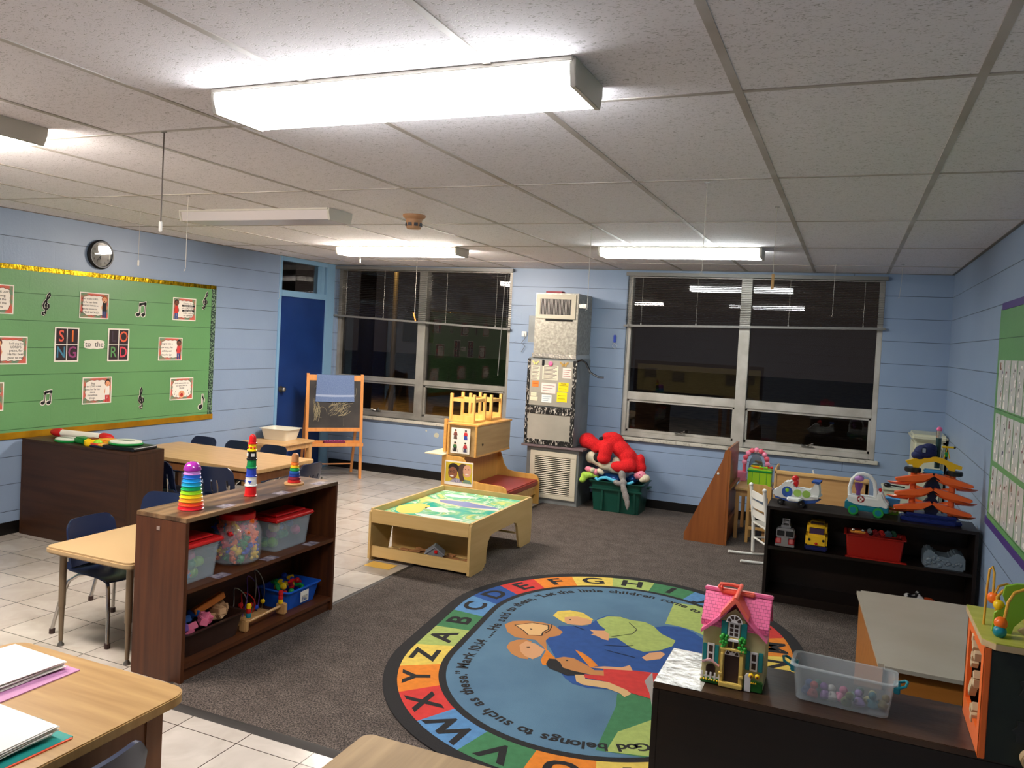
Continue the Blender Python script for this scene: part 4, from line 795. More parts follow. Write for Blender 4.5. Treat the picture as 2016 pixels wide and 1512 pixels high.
# music notes (treble clefs and quavers), black on white cutouts
def clef(y,z,s,label,rot=0,g=None):
    o=thing('treble_clef',label,'decoration',(XL+.0105,y,z),0); o.rotation_euler=(rot,0,0)
    P=[(.0,-.085),(-.018,-.082),(-.022,-.068),(-.008,-.062),(.004,-.072),(.004,-.06),(-.004,.03),(-.002,.07),(.012,.095),(.018,.075),(.010,.05),(-.016,.02),(-.026,-.012),(-.014,-.036),(.010,-.038),(.024,-.020),(.018,.004),(.002,.008),(-.008,-.006),(-.002,-.018)]
    for nm,r_,mm,zz in (('cutout',.0105,PAPER,.0004),('clef_ink',.0055,INK,.0022)):
        MB().tube([(zz,a*s,b_*s) for a,b_ in P],r_*s,mm,6,flat=1).build(nm,o)
        o.children[-1].scale=(.12,1,1)
def quaver(y,z,s,label,two=True,rot=0):
    o=thing('music_note',label,'decoration',(XL+.0105,y,z),0); o.rotation_euler=(rot,0,0)
    for nm,e,mm,zz in (('cutout',.007,PAPER,.0006),('note_ink',0,INK,.0014)):
        q=MB()
        if two:
            for a in (-.026,.026): ell(q,a-.008,-.045,.018+e,.014+e,mm,zz,M0); q.flat([(a+.004-e,-.045),(a+.011+e,-.045),(a+.011+e+.006,.05+e),(a+.004-e+.006,.045)],mm,M=M0,z=zz)
            q.flat([(-.022-e,.028-e),(.043+e,.042-e),(.043+e,.062+e),(-.016-e,.048+e)],mm,M=M0,z=zz)
        else:
            ell(q,-.01,-.04,.022+e,.02+e,mm,zz,M0); q.flat([(.004-e,-.04),(.012+e,-.04),(.014+e,.065+e),(.006-e,.065+e)],mm,M=M0,z=zz).flat([(.006-e,.065+e),(.034+e,.025),(.03+e,.0-e),(.012,.04)],mm,M=M0,z=zz)
        for v in q.bm.verts: v.co*=s; v.co.x=v.co.x/s
        q.build(nm,o)
clef(4.202,1.709,.98,'treble clef at the upper left of the green board',-.15); clef(5.817,1.833,.92,'treble clef in the upper right corner of the green board',-.15); clef(5.115,.945,.98,'treble clef at the bottom of the green board',.15)
quaver(5.083,1.716,1.05,'paired music note at the top of the green board'); quaver(4.23,1.0,.92,'paired music note at the bottom left of the green board'); quaver(5.817,.875,1.1,'single quaver in the bottom right corner of the green board',False)
# wall clock
ck=thing('wall_clock','round black rimmed clock above the green board','clock',(XL,4.658,2.136))
R90=Matrix.Rotation(PI/2,4,'Y')
MB().lathe([(.115,0),(.118,.02),(.108,.035),(.098,.035),(.095,.02)],(0,0,0),BLACK,40,M=R90).build('rim',ck)
MB().lathe([(.001,.018),(.096,.018),(.096,.020),(.001,.0205)],(0,0,0),mat('clock_face',(226,222,212),.5),36,M=R90).build('face',ck)
q=MB()
for k in range(12): a=PI/2-2*PI*(k+1)/12; q.text(str(k+1),.022,M0@Matrix.Translation((.074*math.cos(a),.074*math.sin(a),.0215)),INK,bold=.01)
q.build('numerals',ck)
q=MB()
for L_,w_,a in ((.045,.006,PI/2-2*PI*6.6/12),(.066,.004,PI/2-2*PI*36/60)): 
    c_,s_=math.cos(a),math.sin(a); q.flat([(-s_*w_-c_*.01,c_*w_-s_*.01),(s_*w_-c_*.01,-c_*w_-s_*.01),(c_*L_+s_*w_*.4,s_*L_-c_*w_*.4),(c_*L_-s_*w_*.4,s_*L_+c_*w_*.4)],INK,M=M0,z=.023)
q.build('hands',ck)
gg=bpy.data.materials.new('clock_glass'); gg.use_nodes=True
N=gg.node_tree.nodes; L=gg.node_tree.links; N.remove(N['Principled BSDF']); t=N.new('ShaderNodeBsdfTransparent'); g=N.new('ShaderNodeBsdfGlossy'); g.inputs['Roughness'].default_value=.02; f_=N.new('ShaderNodeFresnel'); ms=N.new('ShaderNodeMixShader'); L.new(f_.outputs[0],ms.inputs[0]); L.new(t.outputs[0],ms.inputs[1]); L.new(g.outputs[0],ms.inputs[2]); L.new(ms.outputs[0],N['Material Output'].inputs[0])
MB().lathe([(.098,.030),(.06,.034),(.001,.036)],(0,0,0),gg,32,M=R90).build('clock_glass',ck)
# ================================================================ RIGHT WALL POCKET CHART
rbm=blocks('green_board_paint_right',(96,150,92),'y',(104,158,98),(64,110,64))
pc=thing('bulletin_board','green board with purple border and card pockets on the right wall','bulletin board',(0,0,0))
MB().box(XR-.008,XR-.001,2.2,5.36,.735,1.955,rbm).build('green_panel',pc)
pur=mat('purple_border',(72,52,120),.5); MB().box(XR-.012,XR-.001,2.2,5.30,1.945,1.985,pur).build('border_top',pc); MB().box(XR-.012,XR-.001,2.2,5.40,.705,.745,pur).build('border_bottom',pc)
pk_c=mat('pocket_plastic',(206,206,200),.25); pcm=[mat('pocket_art_%d'%i,c_,.6,c2=(226,222,214),ns=18,lo=.42,hi=.5) for i,c_ in enumerate(((96,40,44),(60,60,90),(120,80,60),(70,70,72)))]
MR=Matrix(((0,0,-1,0),(-1,0,0,0),(0,1,0,0),(0,0,0,1)))
rows=['top row','middle row','bottom row']
for r_ in range(3):
    for k in range(9):
        y=5.20-k*.185-.0*r_; z=1.525-r_*.302
        o=thing('picture_card','picture card in the %s of the pocket chart on the right wall, number %d from the window side'%(rows[r_],k+1) if 0 else 'upright picture card, %s of the pocket chart on the right wall'%rows[r_],'picture card',(XR-.0095,y,z),0,'picture cards in the %s of the pocket chart'%rows[r_])
        q=MB(); q.prism([(-.08,-.135),(.08,-.135),(.08,.135),(-.08,.135)],'z',-.001,.001,pk_c,M=MR); q.build('card',o)
        random.seed(r_*20+k); q=MB()
        for j in range(6):
            cx,cz=random.uniform(-.05,.05),-.11+j*.042; a,b_=random.uniform(.012,.03),random.uniform(.010,.022); q.flat([(cx-a,cz-b_),(cx+a,cz-b_),(cx+a*.6,cz+b_),(cx-a*.8,cz+b_)],random.choice(pcm),M=MR,z=.0014)
        q.build('print',o)
# rear wall board (mirrored in the window)
o=thing('bulletin_board','yellow board with navy border on the rear wall, mirrored in the right window','bulletin board',(0,0,0))
ybm=mat('yellow_board_paper',(238,218,150),.8); nv=mat('navy_border',(24,34,70),.6)
MB().box(-4.58,-1.70,YB+.001,YB+.008,.50,1.26,nv).build('border',o); MB().box(-4.50,-1.76,YB+.006,YB+.010,.57,1.18,ybm).build('panel',o)
MB0=Matrix(((-1,0,0,0),(0,0,1,0),(0,1,0,0),(0,0,0,1)))
for k,(x,z,w_,h_) in enumerate(((-4.2,.98,.28,.22),(-3.55,.92,.28,.22),(-2.35,.92,.3,.24),(-1.98,.96,.2,.2))):
    o=thing('verse_card',['leftmost','second','third','rightmost'][k]+' pale card on the yellow board of the rear wall','poster',(x,YB+.0115,z)); MB().box(-w_/2,w_/2,-.001,.001,-h_/2,h_/2,mat('pale_card',(160,150,130),.8)).build('card',o)
# hanging strings from the ceiling
strm=mat('string',(196,190,180),.8); tin=mat('wooden_clothespin',(206,166,110),.7)
def string(x,y,z,label,end,m_=strm,r=.0014,dx=0):
    o=thing('hanging_string',label,'hanging string',(x,y,RM))
    h_=RM-z; MB().tube([(0,0,0),(dx*.3,0,-h_*.5),(dx,0,-h_)],r,m_,5).build('string',o)
    MB().box(-.012,.012,-.003,.003,-.006,-.002,STEEL).build('hook',o)
    if end=='pin': MB().box(dx-.006,dx+.002,-.004,.004,-h_-.05,-h_+.03,tin,.001).box(dx+.001,dx+.008,-.004,.004,-h_-.045,-h_+.03,tin,.001).build('clothespin',o)
    if end=='clip': MB().box(dx-.008,dx+.008,-.004,.004,-h_-.03,-h_+.012,WHITE,.003).build('clip',o)
    if end=='peg': MB().box(-.006,.006,-.005,.005,-.05,.04,mat('orange_peg',(226,130,60),.5),.002,M=Matrix.Translation((dx,0,-h_))@Matrix.Rotation(-.35,4,'Y')).build('peg',o)
    if end=='loop': MB().tube([(dx,0,-h_),(dx-.012,0,-h_-.02),(dx+.002,0,-h_-.01)],r,m_,5).build('loop',o)
string(-2.528,2.364,2.02,'thick twisted string hanging left of the large light','clip',mat('grey_twine',(120,110,104),.9),.0028)
string(-4.6,4.12,2.035,'string with white clip hanging beside the wall clock','clip')
string(-3.66,3.62,1.955,'long bare string hanging right of the wall clock','loop')
string(-5.4,6.6,1.925,'bare string hanging in front of the transom by the blue door','loop')
string(-4.1,7.11,1.80,'string with orange peg hanging before the left window','peg')
string(-1.607,5.04,1.865,'white cord hanging in front of the furnace tower','loop',WHITE,.002)
string(-.63,3.63,1.99,'bare string hanging over the left half of the right window','loop')
string(-.385,4.29,2.01,'string with wooden clothespin hanging before the right window','pin')
string(-.15,7.1,1.965,'faint string hanging over the right half of the right window','loop')
string(.348,7.05,2.13,'hooked string hanging by the right corner','loop',dx=-.01)
string(-4.06,6.03,2.26,'short string hanging from the ceiling beside the far left light','clip')
sd=thing('smoke_detector','yellowed round smoke detector on the ceiling','smoke detector',(-2.585,4.42,RM)); ym=mat('yellowed_plastic',(186,140,100),.5)
MB().lathe([(.072,0),(.072,-.012),(.055,-.028)],(0,0,0),ym,28).build('base',sd); MB().lathe([(.050,-.028),(.052,-.05),(.045,-.085),(.04,-.088)],(0,0,0),ym,28).build('cover',sd)
q=MB()
for k in range(8): a=k*PI/4; q.box(-.012,.012,-.052,-.046,-.072,-.052,mat('vent_grey',(70,74,84),.6),M=Matrix.Rotation(a,4,'Z'))
q.build('vents',sd)
# ================================================================ PAPERS ON THE DESK
def pstack(name,label,pts,z,n,top,fold,fz,fm,tab=None,seed=1):
    o=thing(name,label,'folder',(0,0,0)); random.seed(seed)
    cx=sum(p[0] for p in pts)/4; cy=sum(p[1] for p in pts)/4
    q=MB()
    for k in range(n):
        a=random.uniform(-.05,.05); dx,dy=random.uniform(-.008,.008),random.uniform(-.008,.008); c_,s_=math.cos(a),math.sin(a)
        P=[(cx+dx+(x-cx)*c_-(y-cy)*s_,cy+dy+(x-cx)*s_+(y-cy)*c_) for x,y in pts]; z0=z+.0035+k*.0019
        q.prism(P,'z',z0,z0+.0014,top)
    for v in q.bm.verts:  # curled corner
        d=max(0,(v.co.x-cx)*.5+(v.co.y-cy)*.5-.09); v.co.z+=d*d*3
    q.build('paper_sheets',o); MB().prism(fold,'z',z,z+.003,fm).build('folder_cover',o)
    if tab: MB().prism(tab,'z',z+.004,z+.006,TEAL).build('index_tab',o)
    return o
pstack('paper_folder','stack of white papers in a mauve folder, farther one on the oak desk',[(-2.09,1.20),(-1.86,1.23),(-1.84,1.462),(-2.06,1.475)],.720,9,PAPER,[(-2.09,1.19),(-1.80,1.20),(-1.80,1.475),(-2.07,1.48)],.72,mat('mauve_folder',(190,128,170),.6),seed=2)
pstack('paper_folder','stack of white papers in a teal and orange folder, nearer one on the oak desk',[(-1.86,.93),(-1.56,.95),(-1.545,1.21),(-1.83,1.235)],.720,10,PAPER,[(-1.88,.92),(-1.535,.94),(-1.52,1.235),(-1.84,1.24)],.72,mat('teal_folder',(10,140,130),.6,c2=(10,140,130)),tab=[(-1.68,1.215),(-1.63,1.215),(-1.63,1.25),(-1.68,1.25)],seed=4)
MB().prism([(-1.885,.915),(-1.53,.935),(-1.515,1.23),(-1.527,1.23),(-1.54,.945),(-1.885,.925)],'z',.7201,.7225,mat('orange_folder',(226,80,40),.6)).build('folder_back',bpy.data.objects['paper_folder.001'])
# ================================================================ TOYS ON LOW BOOKCASE
z0=.757
cupc=[('red',(214,24,40)),('orange',(240,70,30)),('amber',(246,160,40)),('yellow',(250,212,20)),('lime',(150,214,30)),('green',(10,150,80)),('turquoise',(20,150,190)),('sky blue',(20,140,220)),('blue',(20,90,190)),('lilac',(190,130,210))]
hC=.0182
for k,(nm,c_) in enumerate(cupc):
    r_=.056-.0022*k; zz=z0+.001+k*hC
    m_=mat('cup_'+nm.replace(' ','_'),c_,.25,coat=.4)
    q=MB(); q.lathe([(r_-.004,.000),(r_+.003,.0),(r_+.004,.004),(r_+.001,.006),(r_-.001,hC+.0),(r_-.004,hC-.0002),(r_-.005,.003)],(0,0,0),m_,32)
    o=q.build('stacking_cup'); o.location=(-2.825,2.885,zz)
    tag(o,'%s stacking cup in the wide rainbow tower%s'%(nm,', lowest of all' if k==0 else ''),'stacking cup','rainbow cups stacked in the wide tower')
o=MB().lathe([(.037,0),(.040,.002),(.040,.008),(.036,.022),(.027,.034),(.013,.041),(.001,.042)],(0,0,0),mat('cup_purple',(150,40,150),.22,coat=.4),32).build('stacking_cup'); o.location=(-2.825,2.885,z0+.001+10*hC); tag(o,'purple dome cup topping the wide rainbow tower','stacking cup','rainbow cups stacked in the wide tower')
ta=[('red',(206,24,28),.030,.052),('white',(226,224,220),.0285,.048),('blue',(40,64,170),.026,.045),('green',(14,130,66),.0245,.043),('black',(18,18,20),.0235,.045),('yellow',(248,206,20),.0215,.036)]
zz=z0+.001
for k,(nm,c_,r_,h_) in enumerate(ta):
    m_=mat('tall_cup_'+nm,c_,.25,coat=.4)
    q=MB(); q.lathe([(r_-.003,0),(r_+.003,0),(r_+.003,.005),(r_,.007),(r_-.002,h_-.006),(r_-.0005,h_-.005),(r_-.0005,h_),(r_-.005,h_-.0004)],(0,0,0),m_,30)
    for j in range(12): a=2*PI*j/12; q.ball(((r_+.001)*math.cos(a),(r_+.001)*math.sin(a),.004),.0035,m_,6)
    if nm=='white': q.prism([(-.011,.030),(.011,.030),(0,.014)],'y',-r_-.002,-r_+.004,BLUE,M=Matrix.Rotation(.5,4,'Z')).prism([(-.011,.030),(.011,.030),(0,.014)],'y',-r_-.002,-r_+.004,BLUE,M=Matrix.Rotation(-1.0,4,'Z'))
    if nm=='yellow': [q.ball((r_*.93*math.cos(a),r_*.93*math.sin(a),.019),.006,RED,10) for a in (-.3,-1.2,-2.1)]
    if nm=='black': [q.box(-.008,.008,-r_-.0015,-r_+.004,.018,.034,WHITE,M=Matrix.Rotation(a,4,'Z')) for a in (-.6,.9)]
    o=q.build('stacking_cup'); o.location=(-2.805,3.27,zz); zz+=h_; tag(o,'%s cup of the tall narrow tower'%nm+(', at its foot' if k==0 else ''),'stacking cup','patterned cups stacked in the tall narrow tower')
o=MB().lathe([(.021,0),(.024,.001),(.024,.006),(.019,.008),(.0175,.035),(.012,.047),(.001,.051)],(0,0,0),MATS['tall_cup_red'],26).build('stacking_cup'); o.location=(-2.805,3.27,zz); tag(o,'red domed cap cup topping the tall narrow tower','stacking cup','patterned cups stacked in the tall narrow tower')
rs=thing('ring_stacker','wooden ring stacker toy with rainbow rings near the far end of the worn bookcase top','toy',(-2.83,3.655,z0+.0005)); rwd=wood('toy_wood',(206,160,104),(190,140,84),'z',.4)
MB().lathe([(.053,0),(.055,.004),(.053,.010)],(0,0,0),rwd,28).build('base',rs)
zz=.010
for nm,c_,r_ in (('red',(196,40,40),.036),('maroon',(130,40,60),.034),('navy',(40,60,140),.031),('blue',(40,90,170),.029),('green',(30,140,70),.0265),('yellow',(240,200,40),.024),('orange',(226,120,50),.0215)):
    MB().lathe([(r_-.006,0),(r_,.002),(r_,.013),(r_-.006,.016)],(0,0,zz),mat('ring_'+nm,c_,.4),26).build('ring',rs); zz+=.0163
MB().lathe([(.018,0),(.021,.004),(.019,.02),(.0205,.03),(.017,.044),(.008,.051),(.001,.052)],(0,0,zz),mat('wood_knob',(176,120,76),.4),22).build('cap',rs)
# --- clear containers
def clear(name,c=(206,214,222),a=.38,r=.3):
    m_=mat(name,c,r,alpha=a); return m_
frost=clear('frosted_plastic',(196,208,216),.30); jarm=clear('clear_jar',(220,224,230),.16,.08)
def lidbox(label,y0,y1,x0,x1,z,H,seed):
    o=thing('storage_box',label,'storage box',((x0+x1)/2,(y0+y1)/2,z+.0005)); w_,d_=x1-x0,y1-y0
    q=MB(); tub(q,w_,d_,H,frost,taper=.014,rim=.004,cr=.02); q.build('box_body',o)
    q=MB(); q.box(-w_/2-.012,w_/2+.012,-d_/2-.012,d_/2+.012,H+.001,H+.022,RED,.007,seg=3).box(-w_/2+.02,w_/2-.02,-d_/2+.02,d_/2-.02,H+.02,H+.034,RED,.008,seg=3); q.build('lid',o)
    random.seed(seed)
    for k in range(16):
        m_=random.choice([RED,BLUE,YEL,GREEN,ORG,PINK,LGREEN,SKYB]); r_=random.uniform(.018,.03)
        x,y=random.uniform(-w_/2+.045,w_/2-.045),random.uniform(-d_/2+.045,d_/2-.045)
        b_=MB().lathe([(r_*.3,-r_),(r_,-r_*.5),(r_,r_*.4),(r_*.6,r_*.7),(r_*.5,r_),(0,r_)],(0,0,0),m_,12).build('toy_bead'); b_.location=o.location+Vector((x,y,.006+r_+(k//6)*.045)); b_.rotation_euler=(random.uniform(0,1.4),random.uniform(0,1),0)
        tag(b_,'coloured plastic toy piece inside the red-lidded box at the %s'%('left of the middle shelf' if seed==3 else 'right of the middle shelf'),'toy','toy pieces in the %s red-lidded box'%('left' if seed==3 else 'right'))
lidbox('frosted box with red lid on the left of the low brown bookcase middle shelf',2.765,2.995,-2.92,-2.735,.43,.165,3)
lidbox('frosted box with red lid on the right of the low brown bookcase middle shelf',3.42,3.72,-2.93,-2.75,.43,.16,8)
jr=thing('plastic_jar','round clear jar packed with coloured bears on the middle shelf','jar',(-2.835,3.215,.4305))
MB().lathe([(.10,0),(.118,.012),(.124,.05),(.124,.15),(.11,.19),(.085,.21),(.085,.225),(.082,.225),(.082,.208),(.106,.186),(.120,.15),(.120,.05),(.114,.014),(.0,.004)],(0,0,0),jarm,36).build('jar_body',jr)
MB().lathe([(.088,.222),(.09,.224),(.09,.25),(.085,.255),(.001,.255)],(0,0,0),RED,30).build('lid',jr)
random.seed(21); bearm=[RED,RED,ORG,ORG,YEL,BLUE,GREEN]
def bear(m_):
    q=MB(); q.ball((0,0,0),(.012,.010,.015),m_,8).ball((0,0,.020),.010,m_,8)
    for s_ in (-1,1): q.ball((s_*.008,0,.029),.004,m_,6).ball((s_*.011,-.004,-.010),.006,m_,6).ball((s_*.012,-.004,.005),.005,m_,6)
    return q
beM={}
k=0
for lay in range(5):
    for j in range(12):
        a=2*PI*j/12+lay*.3; rr_=.088 if j%3 else .055
        if lay==4: rr_*=.85
        m_=bearm[(lay*2+j*(1 if lay%2 else 3)+random.randint(0,1))%7] if lay not in (1,) else (BLUE if j%2 else YEL)
        if m_.name not in beM: o=bear(m_).build('counting_bear'); beM[m_.name]=o; 
        else: o=beM[m_.name].copy(); COL.objects.link(o)
        o.location=(-2.835+rr_*math.cos(a),3.215+rr_*math.sin(a),.4305+.030+lay*.038+random.uniform(-.003,.003)); o.rotation_euler=(random.uniform(-1,1),random.uniform(-1,1),random.uniform(0,6)); o.scale=(1.5,1.5,1.5)
        nmc={'red_plastic':'red','orange_plastic':'orange','yellow_plastic':'yellow','blue_plastic':'blue','green_plastic':'green'}[m_.name]
        tag(o,'small %s plastic bear packed in the clear round jar'%nmc,'toy bear','%s bears in the clear jar'%nmc)
# --- bottom shelf: brown tub of blocks
bt_=thing('toy_tub','dark brown tub heaped with building blocks on the bottom shelf','tub',(-2.825,2.975,.0858)); btm=mat('dark_brown_tub',(52,30,22),.4)
q=MB(); tub(q,.205,.40,.115,btm,taper=.02,rim=.012,cr=.035); q.build('tub_body',bt_)
random.seed(5)
blk=[('pink foam block','block_pink',(222,110,140),6),('blue foam block','block_blue',(50,120,210),5),('natural wood block','block_wood',(206,160,116),8),('purple block','block_purple',(110,80,150),2),('long orange block','block_orange',(226,130,50),1)]
for nm,mn,c_,cnt in blk:
    for k in range(cnt):
        L_=.17 if 'long' in nm else random.uniform(.06,.085); hw=.018 if 'natural' not in nm else .020; q=MB(); q.box(-L_/2,L_/2,-hw,hw,-.016,.016,mat(mn,c_,.55,c2=tuple(int(x*.92) for x in c_),ns=12),.003)
        o=q.build('building_block')
        cx,cy,sx,sy,cz={'pink foam block':(-2.775,2.90,.02,.07,.205),'blue foam block':(-2.87,2.90,.03,.08,.21),'natural wood block':(-2.80,3.07,.045,.06,.205),'purple block':(-2.78,2.81,.02,.01,.20),'long orange block':(-2.83,3.03,0,0,.25)}[nm]
        o.location=(cx+random.uniform(-sx,sx),cy+random.uniform(-sy,sy),cz+random.uniform(-.012,.018)); o.rotation_euler=(random.uniform(-.5,.5),random.uniform(-.4,.3) if 'long' not in nm else -.32,random.uniform(-1.2,1.2)+(1.1 if 'long' in nm else 0) if 'long' not in nm else 1.35); tag(o,nm+' on the heap in the dark brown tub','building block',nm+'s in the brown tub')
# wooden roller toy
pt=thing('wooden_push_toy','wooden toy with two end blocks and dowel beside the brown tub','toy',(-2.745,3.36,.0858)); 
MB().box(-.02,.025,-.185,-.155,0,.06,rwd,.006).build('end_block',pt); MB().box(-.03,.025,.11,.145,0,.06,rwd,.006).build('end_block',pt)
MB().cyl((.005,-.155,.04),(-.002,.11,.045),.008,rwd,seg=12).build('dowel',pt)
for y_,c_ in ((-.15,(TEAL,RED,YEL)),(.10,(YEL,RED,RED))):
    q=MB(); 
    for j,m_ in enumerate(c_): q.lathe([(.012,0),(.014,.008),(.012,.022),(.006,.025)],(-.005,y_+.02,.058+j*.023),m_,14)
    q.build('peg_figure',pt)
mz=thing('bead_maze','bead maze with looping wires at the back of the bottom shelf','toy',(-2.86,3.33,.0858)); MB().box(-.05,.05,-.14,.14,0,.015,rwd,.004).build('base',mz)
for (y0_,y1_,h_,m_) in ((-.12,0,.16,STEEL),(-.02,.09,.20,mat('violet_wire',(90,60,130),.4)),(.05,.13,.22,STEEL),(-.06,.06,.12,RED)):
    MB().tube([(-.0+.02*math.sin(t*3),y0_+(y1_-y0_)*(.5-.5*math.cos(t)),.015+h_*math.sin(t)) for t in [PI*i/14 for i in range(15)]],.003,m_,6).build('wire',mz)
random.seed(3)
for j in range(7): MB().ball((random.uniform(-.02,.02),-.12+j*.04,random.uniform(.03,.09)),.013,random.choice([YEL,BLUE,GREEN,RED]),12).build('bead',mz)
# blue bin with toys
bb_=thing('toy_bin','translucent blue bin of plastic toys on the bottom shelf','bin',(-2.835,3.66,.0858)); tb2=clear('blue_translucent',(30,100,215),.78,.3)
q=MB(); tub(q,.21,.28,.105,tb2,taper=.02,rim=.01,cr=.02); q.build('bin_body',bb_)
MB().prism([(-.04,.025),(.03,.025),(.03,.085),(-.04,.085)],'x',.108,.110,PAPER,M=Matrix.Translation((0,-.0,0))@Matrix.Rotation(0,4,'Y')).prism([(-.03,.03),(.02,.03),(.02,.06),(-.03,.06)],'x',.1101,.1106,mat('label_picture',(60,90,150),.6,c2=(200,190,170),ns=60)).build('picture_label',bb_)
random.seed(9)
for k in range(16):
    nm,m_=random.choice([('green',GREEN),('green',GREEN),('red',RED),('yellow',YEL),('blue',BLUE),('green',GREEN)]); L_=random.uniform(.03,.055)
    q=MB(); q.cyl((-L_/2,0,0),(L_/2,0,0),.011,m_,seg=10).ball((-L_/2,0,0),.017,m_,10).box(L_/2-.012,L_/2+.006,-.02,.02,-.008,.008,m_,.003)
    o=q.build('toy_piece'); o.location=(-2.835+random.uniform(-.05,.05),3.66+random.uniform(-.09,.09),.14+random.uniform(-.02,.075)); o.rotation_euler=(random.uniform(-1,1),random.uniform(-1.2,1.2),random.uniform(0,6)); tag(o,'%s plastic toy piece heaped in the blue bin'%nm,'toy piece','%s toy pieces in the blue bin'%nm)
# ================================================================ TOYS ON THE BROWN BOOKCASE AT LEFT
zb=.711
ro=thing('paper_roll','white roll with red wrapped ends lying at the wall end of the brown bookcase','roll',(-5.22,4.26,zb+.03),.12)
MB().cyl((-.22,0,.028),(.14,0,.028),.026,PAPER,seg=18).build('roll_body',ro); rw=mat('red_wrapping',(196,30,34),.4,bump=.6,bs=40)
for a,b_ in ((-.22,-.33),(.14,.25)): MB().lathe([(.028,0),(.034,.02),(.030,.06),(.022,.09),(.008,.11)],(0,0,0),rw,14,M=Matrix.Translation((a,0,.028))@Matrix.Rotation(-PI/2 if b_<a else PI/2,4,'Y')).build('wrapped_end',ro)
ro.location.z=zb+.006
def disc(x,y,z,r_,label,name='toy_keyboard',sx=1.0):
    o=thing(name,label,'toy',(x,y,z),.1); MB().lathe([(r_*.94,0),(r_,.006),(r_,.014),(r_*.95,.016)],(0,0,0),GREEN,30,sx=1.25).build('rim',o); MB().lathe([(r_*.93,.013),(r_*.92,.024),(r_*.80,.028),(0.001,.028)],(0,0,0),mat('off_white_toy',(214,216,206),.35),30,sx=1.25).build('top_shell',o); MB().box(-.05,.06,-.02,.02,.028,.0295,mat('grey_screen',(120,126,120),.3)).build('screen',o)
ft3=thing('toy_laptop','black folded folding toy board under the white and green toy','toy',(-4.685,4.16,zb),.1); MB().box(-.13,.14,-.10,.12,0,.013,BLACK,.005).build('lower_half',ft3); MB().box(-.13,.14,-.10,.12,.0135,.027,BLACK,.005).build('upper_half',ft3); MB().cyl((.14,-.10,.0135),(.14,.12,.0135),.0135,BLACK,seg=14).build('spine',ft3)
disc(-4.71,4.17,zb+.0275,.10,'white and green oval learning toy at the near end of the brown bookcase')
disc(-5.24,4.12,zb,.075,'white and green oval toy beside the white roll on the brown bookcase')
gt=thing('toy_guitar','green and yellow toy guitar lying on the brown bookcase','toy',(-5.07,4.13,zb),-.18); MB().box(-.08,.05,-.04,.04,0,.045,mat('deep_green_toy',(16,120,50),.3),.01).build('neck',gt); MB().lathe([(.05,0),(.056,.01),(.055,.035),(.03,.05),(.001,.052)],(.10,0,0),YEL,24).build('sound_body',gt); MB().box(-.03,.04,-.025,.025,.05,.056,mat('brown_slot',(120,60,30),.5),.002,M=Matrix.Translation((.10,0,-.002))).build('sound_slot',gt); MB().ball((.17,.0,.025),(.03,.03,.024),LGREEN,14).build('knob',gt)
rk=thing('toy_phone','red and yellow toy slab lying on a navy base on the brown bookcase','toy',(-4.865,4.105,zb),-.12); MB().box(-.08,.08,-.05,.05,0,.012,NAVY,.004).build('base',rk); MB().box(-.075,.01,-.048,.02,.0125,.026,mat('coral_toy',(226,80,60),.35),.005).build('red_half',rk); MB().box(.01,.08,-.048,.02,.0125,.026,mat('amber_toy',(240,180,60),.35),.005).build('yellow_half',rk)
yk=thing('toy_tray','yellow toy tray with orange pattern behind the red slab','toy',(-4.90,4.24,zb),.05); MB().box(-.12,.10,-.06,.05,0,.035,mat('yellow_toy_tray',(226,180,50),.4,c2=(220,100,50),ns=16),.01).build('tray_body',yk); MB().box(-.17,-.12,-.05,.04,0,.03,LGREEN,.01).build('green_end',yk)
# ================================================================ TOYS ON THE RIGHT BOOKCASE
zr=.6325
pn=thing('toy_plane','chunky white and blue toy plane with a red headed figure','toy plane',(-.265,5.60,zr),-.10)
wt_=mat('toy_white',(226,228,226),.3); pbl=mat('plane_blue',(50,90,170),.3); gv=mat('lime_window',(150,190,90),.25)
MB().prism([(-.155,.075),(-.135,.098),(-.11,.105),(-.085,.145),(-.06,.158),(-.03,.155),(-.01,.115),(.05,.118),(.085,.110),(.115,.165),(.135,.168),(.145,.10),(.14,.06),(.05,.045),(-.08,.042),(-.14,.055)],'y',-.045,.045,wt_,.010,seg=2).build('fuselage',pn)
MB().prism([(-.14,.06),(-.13,.038),(-.04,.022),(.06,.02),(.12,.035),(.15,.058),(.05,.047),(-.08,.044)],'y',-.040,.040,pbl,.005).build('belly',pn)
MB().box(.09,.15,-.06,.06,.166,.178,pbl,.006).build('tail_fin_top',pn)
MB().prism([(-.04,-.14),(.035,-.14),(.05,-.04),(.05,.04),(.035,.14),(-.04,.14),(-.055,.04),(-.055,-.04)],'z',.045,.062,wt_,.006).build('wing',pn); MB().box(.09,.15,-.075,.075,.068,.090,wt_,.008).build('tail_wing',pn)
for cx,rx,rz_,m_ in ((-.055,.034,.036,pbl),(.01,.026,.024,gv),(.065,.026,.024,gv)): MB().prism([(cx+rx*math.cos(a),.088+rz_*math.sin(a)) for a in [2*PI*k/16 for k in range(16)]],'y',-.049,-.043,m_).build('window',pn)
MB().ball((-.055,-.045,.10),(.014,.01,.014),LGREEN,12).build('pilot_in_window',pn); MB().ball((-.152,-.0,.082),(.010,.014,.010),mat('plane_nose',(60,40,60),.3),10).build('nose',pn)
MB().ball((-.015,0,.175),(.024,.022,.020),RED,14).ball((-.008,-.0,.145),(.016,.016,.03),RED,12).build('figure',pn)
